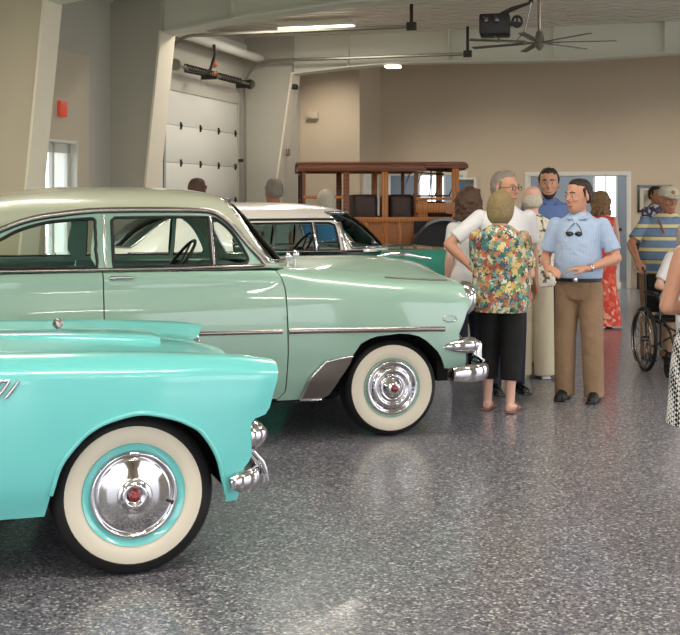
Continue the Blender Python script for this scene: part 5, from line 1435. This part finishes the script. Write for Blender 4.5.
# man in the pale blue polo, facing the group to his right (image left)
r, q = person('person', 'man in pale blue polo and khaki trousers, sunglasses hung at the collar', (1.915, 9.62), rd(-22), 1.76, M['skin_b'],
    arms={1: ((.30, -.02, 1.13), (.12, -.24, 1.06), (-1, -.15, .02), (0, .2, -1), .5), -1: ((-.27, .0, 1.12), (-.20, -.26, 1.06), (.7, -.6, -.15), (0, .2, -1), .7)},
    shirt=dict(m=M['polo_blue'], hem=.97, open_collar=True, inf=.020), legs=dict(m=M['khaki'], waist=.985, belt=True, w=(.104, .088, .080)), hair=('short', M['hair_dark']), turn=rd(-32), belly=.045,
    shoe=dict(kind='shoe', m=M['black']), feet={1: (.12, .0), -1: (-.12, .03)}, voxel=.0075, width=1.0)
T = q['T']
g = MB()
for s in (1, -1): g.ball(T(s*.035-.01, -.150, 1.325), .030, .006, .020, 14)
g.tube([T(-.012, -.153, 1.328), T(-.008, -.153, 1.328)], .004, 6); g.tube([T(.055, -.16, 1.33), T(.03, -.13, 1.38), T(.0, -.115, 1.41)], .003, 6); g.tube([T(-.075, -.16, 1.33), T(-.04, -.13, 1.38), T(-.01, -.115, 1.41)], .003, 6)
tag(g.build('sunglasses', M['black_gloss'], r, 50), 'dark sunglasses hung from the collar')
w_ = q['A'][1][2]; e_ = q['A'][1][1]; dr = (w_-e_).normalized()
MB().lathe([(.031, -.010), (.034, -.006), (.034, .006), (.031, .010)], axis_matrix(w_-dr*.02, dr), 24, True).ball(w_-dr*.02+Vector((0, -.02, .028)), .014, .014, .006).build('wristwatch', M['chrome'], r, 50)

# woman in the flowered shirt, back to the camera
r, q = person('person', 'woman seen from behind in multicolour flowered shirt and black capri trousers', (1.215, 9.10), rd(158), 1.65, M['skin_c'],
    arms={1: ((.22, -.10, 1.10), (.12, -.28, 1.12), (-.6, -.6, .3), (0, 0, -1), .6), -1: ((-.22, -.10, 1.10), (-.10, -.28, 1.14), (.6, -.6, .3), (0, 0, -1), .6)},
    shirt=dict(m=M['floral'], hem=.735, flare=.045, inf=.026, collar=True), legs=dict(m=M['black_cloth'], waist=1.0, end=.42, w=(.108, .094, .082)), hair=('bob', M['hair_olive']), female=True, tilt=rd(8), belly=.07,
    shoe=dict(kind='sandal', m=mat('tan_sandal', (132, 98, 84), .6)), feet={1: (.11, -.02), -1: (-.09, .04)}, voxel=.0085, width=1.16)

# man in the white tee shirt, hand on hip
r, q = person('person', 'grey-haired man in white tee shirt with glasses and hand on hip', (1.37, 10.0), rd(14), 1.83, M['skin_b'],
    arms={-1: ((-.46, .03, 1.18), (-.28, -.09, .97), (.75, -.5, -.4), (.6, .6, 0), .7), 1: None},
    shirt=dict(m=M['white_cloth'], hem=.90, inf=.022), legs=dict(m=M['navy_cloth'], waist=.98), hair=('short', M['hair_grey']), turn=rd(28), belly=.06, glasses='thin',
    shoe=dict(kind='shoe', m=M['black_gloss']), voxel=.009, width=1.12)
# bald man in the palm print shirt
r, q = person('person', 'bald man in cream palm-print shirt and cream trousers, turned away', (1.725, 10.78), rd(178), 1.72, M['skin_c'],
    shirt=dict(m=M['palm_print'], hem=.84, inf=.026), legs=dict(m=M['cream_cloth'], waist=1.0, w=(.108, .098, .092)), hair=('bald', M['hair_white']), belly=.05,
    shoe=dict(kind='shoe', m=M['white_cloth']), feet={1: (.09, -.02), -1: (-.11, .02)}, voxel=.009, width=1.2, tilt=rd(6))
# tall dark-haired man
r, q = person('person', 'tall dark-haired bearded man in mid-blue shirt standing behind the group', (2.02, 11.62), rd(2), 1.90, M['skin_b'],
    shirt=dict(m=M['blue_shirt'], hem=.86, open_collar=True, inf=.022), legs=dict(m=M['navy_cloth'], waist=1.0), hair=('short', M['hair_dark'], 'beard'), turn=rd(-14),
    shoe=dict(kind='shoe', m=M['black_gloss']), voxel=.009)
# dark curly haired woman behind
r, q = person('person', 'woman with dark curly hair and white top, behind the raised elbow', (1.16, 10.72), rd(196), 1.69, M['skin_c'],
    shirt=dict(m=M['white_cloth'], hem=.86, inf=.024), legs=dict(m=M['navy_cloth'], waist=1.0, w=(.10, .082, .074)), hair=('curly', M['hair_brown']), female=True, turn=rd(-40),
    shoe=dict(kind='shoe', m=M['black']), voxel=.010)
# woman in the coral dress
r, q = person('person', 'woman in long coral print dress behind the man in pale blue polo', (3.28, 15.1), rd(170), 1.69, M['skin_c'],
    shirt=dict(m=M['coral_dress'], hem=.92, inf=.016, sleeve='none', name='bodice'), skirt=dict(name='dress_skirt', m=M['coral_dress'], rings=[(.03, .27, .24), (.3, .24, .21), (.6, .20, .17), (.86, .19, .145), (.98, .178, .14), (1.04, .160, .125)]), hair=('curly', M['hair_blond']), female=True,
    shoe=dict(kind='sandal', m=M['black']), voxel=.011)
# small figure in plaid far back
r, q = person('person', 'dark-haired man in plaid shirt far back by the framed picture', (4.78, 18.2), rd(30), 1.80, M['skin_tan'],
    shirt=dict(m=M['plaid'], hem=.88, inf=.02), legs=dict(m=M['navy_cloth'], waist=1.0), hair=('short', M['hair_dark']), shoe=dict(kind='shoe', m=M['black']), voxel=.012)
# three people beyond the cars
person('person', 'person with thin reddish-brown hair beyond the seafoam sedan roof, only the crown showing', (-1.56, 13.1), rd(160), 1.83, M['skin_tan'],
    shirt=dict(m=M['cream_cloth'], hem=.88, inf=.02), legs=dict(m=M['navy_cloth'], waist=1.0), hair=('short', M['hair_brown']), shoe=dict(kind='shoe', m=M['black']), voxel=.012)
person('person', 'grey-haired man in grey-green shirt turned away behind the white car roof', (-.74, 13.5), rd(215), 1.83, M['skin_tan'],
    shirt=dict(m=mat('grey_green_cotton', (120, 136, 128), .8), hem=.88, inf=.02), legs=dict(m=M['khaki'], waist=1.0), hair=('short', M['hair_grey']), shoe=dict(kind='shoe', m=M['black']), voxel=.012)
person('person', 'white-haired person in sky blue shirt in front of the wooden wagon', (-.17, 14.3), rd(190), 1.70, M['skin_c'],
    shirt=dict(m=M['sky_shirt'], hem=.86, inf=.03), legs=dict(m=M['navy_cloth'], waist=1.0), hair=('bob', M['hair_white']), shoe=dict(kind='shoe', m=M['black']), voxel=.012, width=1.15)

# ------------------------------------------------------------------ wheelchair, its pusher and its rider
wc_xy = (3.15, 11.15); wyaw = rd(6)
wc = empty('wheelchair', (wc_xy[0], wc_xy[1], 0), wyaw, 'black wheelchair with large spoked wheels, pushed by the man in striped polo', 'wheelchair')
for s in (-1, 1):
    t = MB(); R_ = .305
    ring = lambda r: [(s*.30, .08+r*math.cos(a), R_+.0+r*math.sin(a)) for a in np.linspace(0, 2*PI, 49)[:-1]]
    t.tube(ring(R_-.019), .019, 8, closed=True); w = t.build('wheel', M['rubber'], wc, 60)
    h = MB(); h.tube([(s*.335, p[1], p[2]) for p in ring(.255)], .008, 8, closed=True); h.build('push_rim', M['dull_chrome'], w, 60)
    sp = MB(); sp.tube(ring(.272), .009, 6, closed=True); sp.lathe([(.001, -.04), (.025, -.035), (.025, .035), (.001, .04)], axis_matrix((s*.30, .08, R_), (1, 0, 0)), 16)
    for k_ in range(16): a = k_*PI/8; sp.tube([(s*.30, .08, R_), (s*.30, .08+.27*math.cos(a), R_+.27*math.sin(a))], .0022, 5)
    sp.build('spokes', M['dull_chrome'], w, 60)
    c = MB(); c.lathe([(.045, -.016), (.095, -.018), (.10, 0), (.095, .018), (.045, .016), (.02, .0)], axis_matrix((s*.24, -.38, .10), (1, 0, 0)), 24, True); c.build('caster', M['rubber'], wc, 60)
    fr = MB(); fr.tube([(s*.24, .22, .94), (s*.24, .20, .50), (s*.24, .20, .20)], .012, 8).tube([(s*.24, .22, .93), (s*.24, .34, .95)], .012, 8).tube([(s*.24, .20, .50), (s*.24, -.24, .50), (s*.22, -.36, .40), (s*.20, -.50, .14)], .012, 8).tube([(s*.24, .20, .24), (s*.24, -.30, .24), (s*.24, -.38, .20), (s*.24, -.38, .10)], .012, 8).tube([(s*.24, -.18, .50), (s*.24, -.18, .24)], .011, 8)
    fr.tube([(s*.26, .18, .72), (s*.26, -.14, .72), (s*.26, -.20, .66), (s*.26, -.20, .50)], .011, 8)
    fr.build('side_frame', M['black_gloss'], wc, 50)
    MB().rbox(s*.26-.025, s*.26+.025, -.12, .14, .725, .755, .01).build('armrest', M['black'], wc, 40)
    MB().tube([(s*.24, .30, .945), (s*.24, .38, .955)], .018, 10).build('hand_grip', M['rubber'], wc, 50)
    MB().rbox(s*.12-.07, s*.12+.07, -.62, -.48, .12, .135, .004).tube([(s*.19, -.50, .15), (s*.14, -.53, .13)], .01, 6).build('footrest', M['black'], wc, 40)
MB().rbox(-.23, .23, -.22, .20, .485, .515, .012).build('seat', M['black_cloth'], wc, 40)
MB().rbox(-.23, .23, .195, .22, .54, .90, .01).build('backrest', M['black_cloth'], wc, 40)
MB().tube([(-.23, .0, .25), (.23, .0, .48)], .009, 8).tube([(.23, .0, .25), (-.23, .0, .48)], .009, 8).build('cross_brace', M['iron'], wc, 50)
def wloc(x, y, z): return Matrix.Translation(Vector((wc_xy[0], wc_xy[1], 0))) @ Matrix.Rotation(wyaw, 4, 'Z') @ Vector((x, y, z))
rp = wloc(0, .04, 0)
person('person', 'person in white clothes sitting in the wheelchair, partly cut off at the right', (rp.x, rp.y), wyaw, 1.5, M['skin_c'],
    arms={1: ((.24, -.06, 1.08), (.10, -.26, 1.02), (-.6, -.5, -.2), (0, 0, -1), .6), -1: ((-.24, -.06, 1.08), (-.08, -.26, 1.02), (.6, -.5, -.2), (0, 0, -1), .6)},
    shirt=dict(m=M['white_cloth'], hem=.88, inf=.022), legs=dict(m=M['white_cloth'], waist=1.0, w=(.092, .078, .070)), hair=('bob', M['hair_white']), seated=True, seat_z=.615, female=True, lean=(.16, -.14),
    shoe=dict(kind='shoe', m=M['white_cloth']), voxel=.010)
pp = wloc(.13, .90, 0)
gl_ = {s: wloc(s*.24, .35, .965) for s in (1, -1)}
pyaw = rd(4)
toP = lambda v: Matrix.Rotation(-pyaw, 4, 'Z') @ (v-Vector((pp.x, pp.y, 0)))
r, q = person('person', 'man in white cap and blue and yellow striped polo pushing the wheelchair', (pp.x, pp.y), pyaw, 1.73, M['skin_tan'],
    arms={1: (Vector((.30, -.10, 1.16)), toP(gl_[1])+Vector((0, .06, .03)), (0, -1, -.35), (0, -.2, -1), .9), -1: (Vector((-.30, -.10, 1.16)), toP(gl_[-1])+Vector((0, .06, .03)), (0, -1, -.35), (0, -.2, -1), .9)},
    shirt=dict(m=M['stripes'], hem=.88, inf=.024, open_collar=True), legs=dict(m=M['khaki'], waist=1.0), hair=('cap', mat('white_cap', (190, 184, 168), .8), M['hair_grey']), belly=.07, lean=(.16, -.14), tilt=rd(6), turn=rd(4),
    shoe=dict(kind='shoe', m=M['black']), voxel=.008, width=1.12)
T = q['T']
st_ = MB(); st_.tube([T(-.13, -.135, 1.43), T(-.06, -.155, 1.30), T(.06, -.18, 1.15), T(.16, -.14, 1.02)], .012, 8, squash=.4); st_.build('shoulder_strap', M['wood_dark'], r, 50)

# woman at the right edge
person('person', 'woman in sleeveless top and checked skirt cut off at the right edge', (1.80, 5.72), rd(150), 1.68, M['skin_b'],
    arms={-1: ((-.25, .03, 1.13), (-.14, -.21, 1.10), (.3, -1, .1), (0, 0, -1), .5), 1: ((.245, .02, 1.13), (.14, -.20, 1.10), (-.3, -1, .1), (0, 0, -1), .5)},
    shirt=dict(m=M['white_cloth'], hem=1.06, inf=.014, sleeve='none', name='sleeveless_top'), skirt=dict(name='checked_skirt', m=M['checks'], rings=[(.55, .250, .20), (.72, .24, .19), (.88, .225, .17), (.98, .205, .155), (1.08, .175, .135), (1.14, .160, .125)]), hair=('bob', M['hair_brown']), female=True,
    shoe=dict(kind='sandal', m=M['wood_dark']), voxel=.0075)


# ------------------------------------------------------------------ camera, world, colour
cam = bpy.data.cameras.new('camera'); co = bpy.data.objects.new('camera', cam); COL.objects.link(co)
co.location = (0, 0, 1.6); co.rotation_euler = (PI/2, 0, 0)
cam.sensor_width = 36; cam.sensor_fit = 'HORIZONTAL'; cam.lens = 36*1200/680; cam.shift_y = -117.5/680
SC.camera = co
w = bpy.data.worlds.new('world'); SC.world = w; w.use_nodes = True
w.node_tree.nodes['Background'].inputs[0].default_value = (.93, .96, 1.0, 1)
w.node_tree.nodes['Background'].inputs[1].default_value = 4.6
SC.view_settings.view_transform = 'Standard'
SC.view_settings.look = 'None'; SC.view_settings.gamma = 1; SC.view_settings.use_curve_mapping = False
SC.view_settings.exposure = -0.42
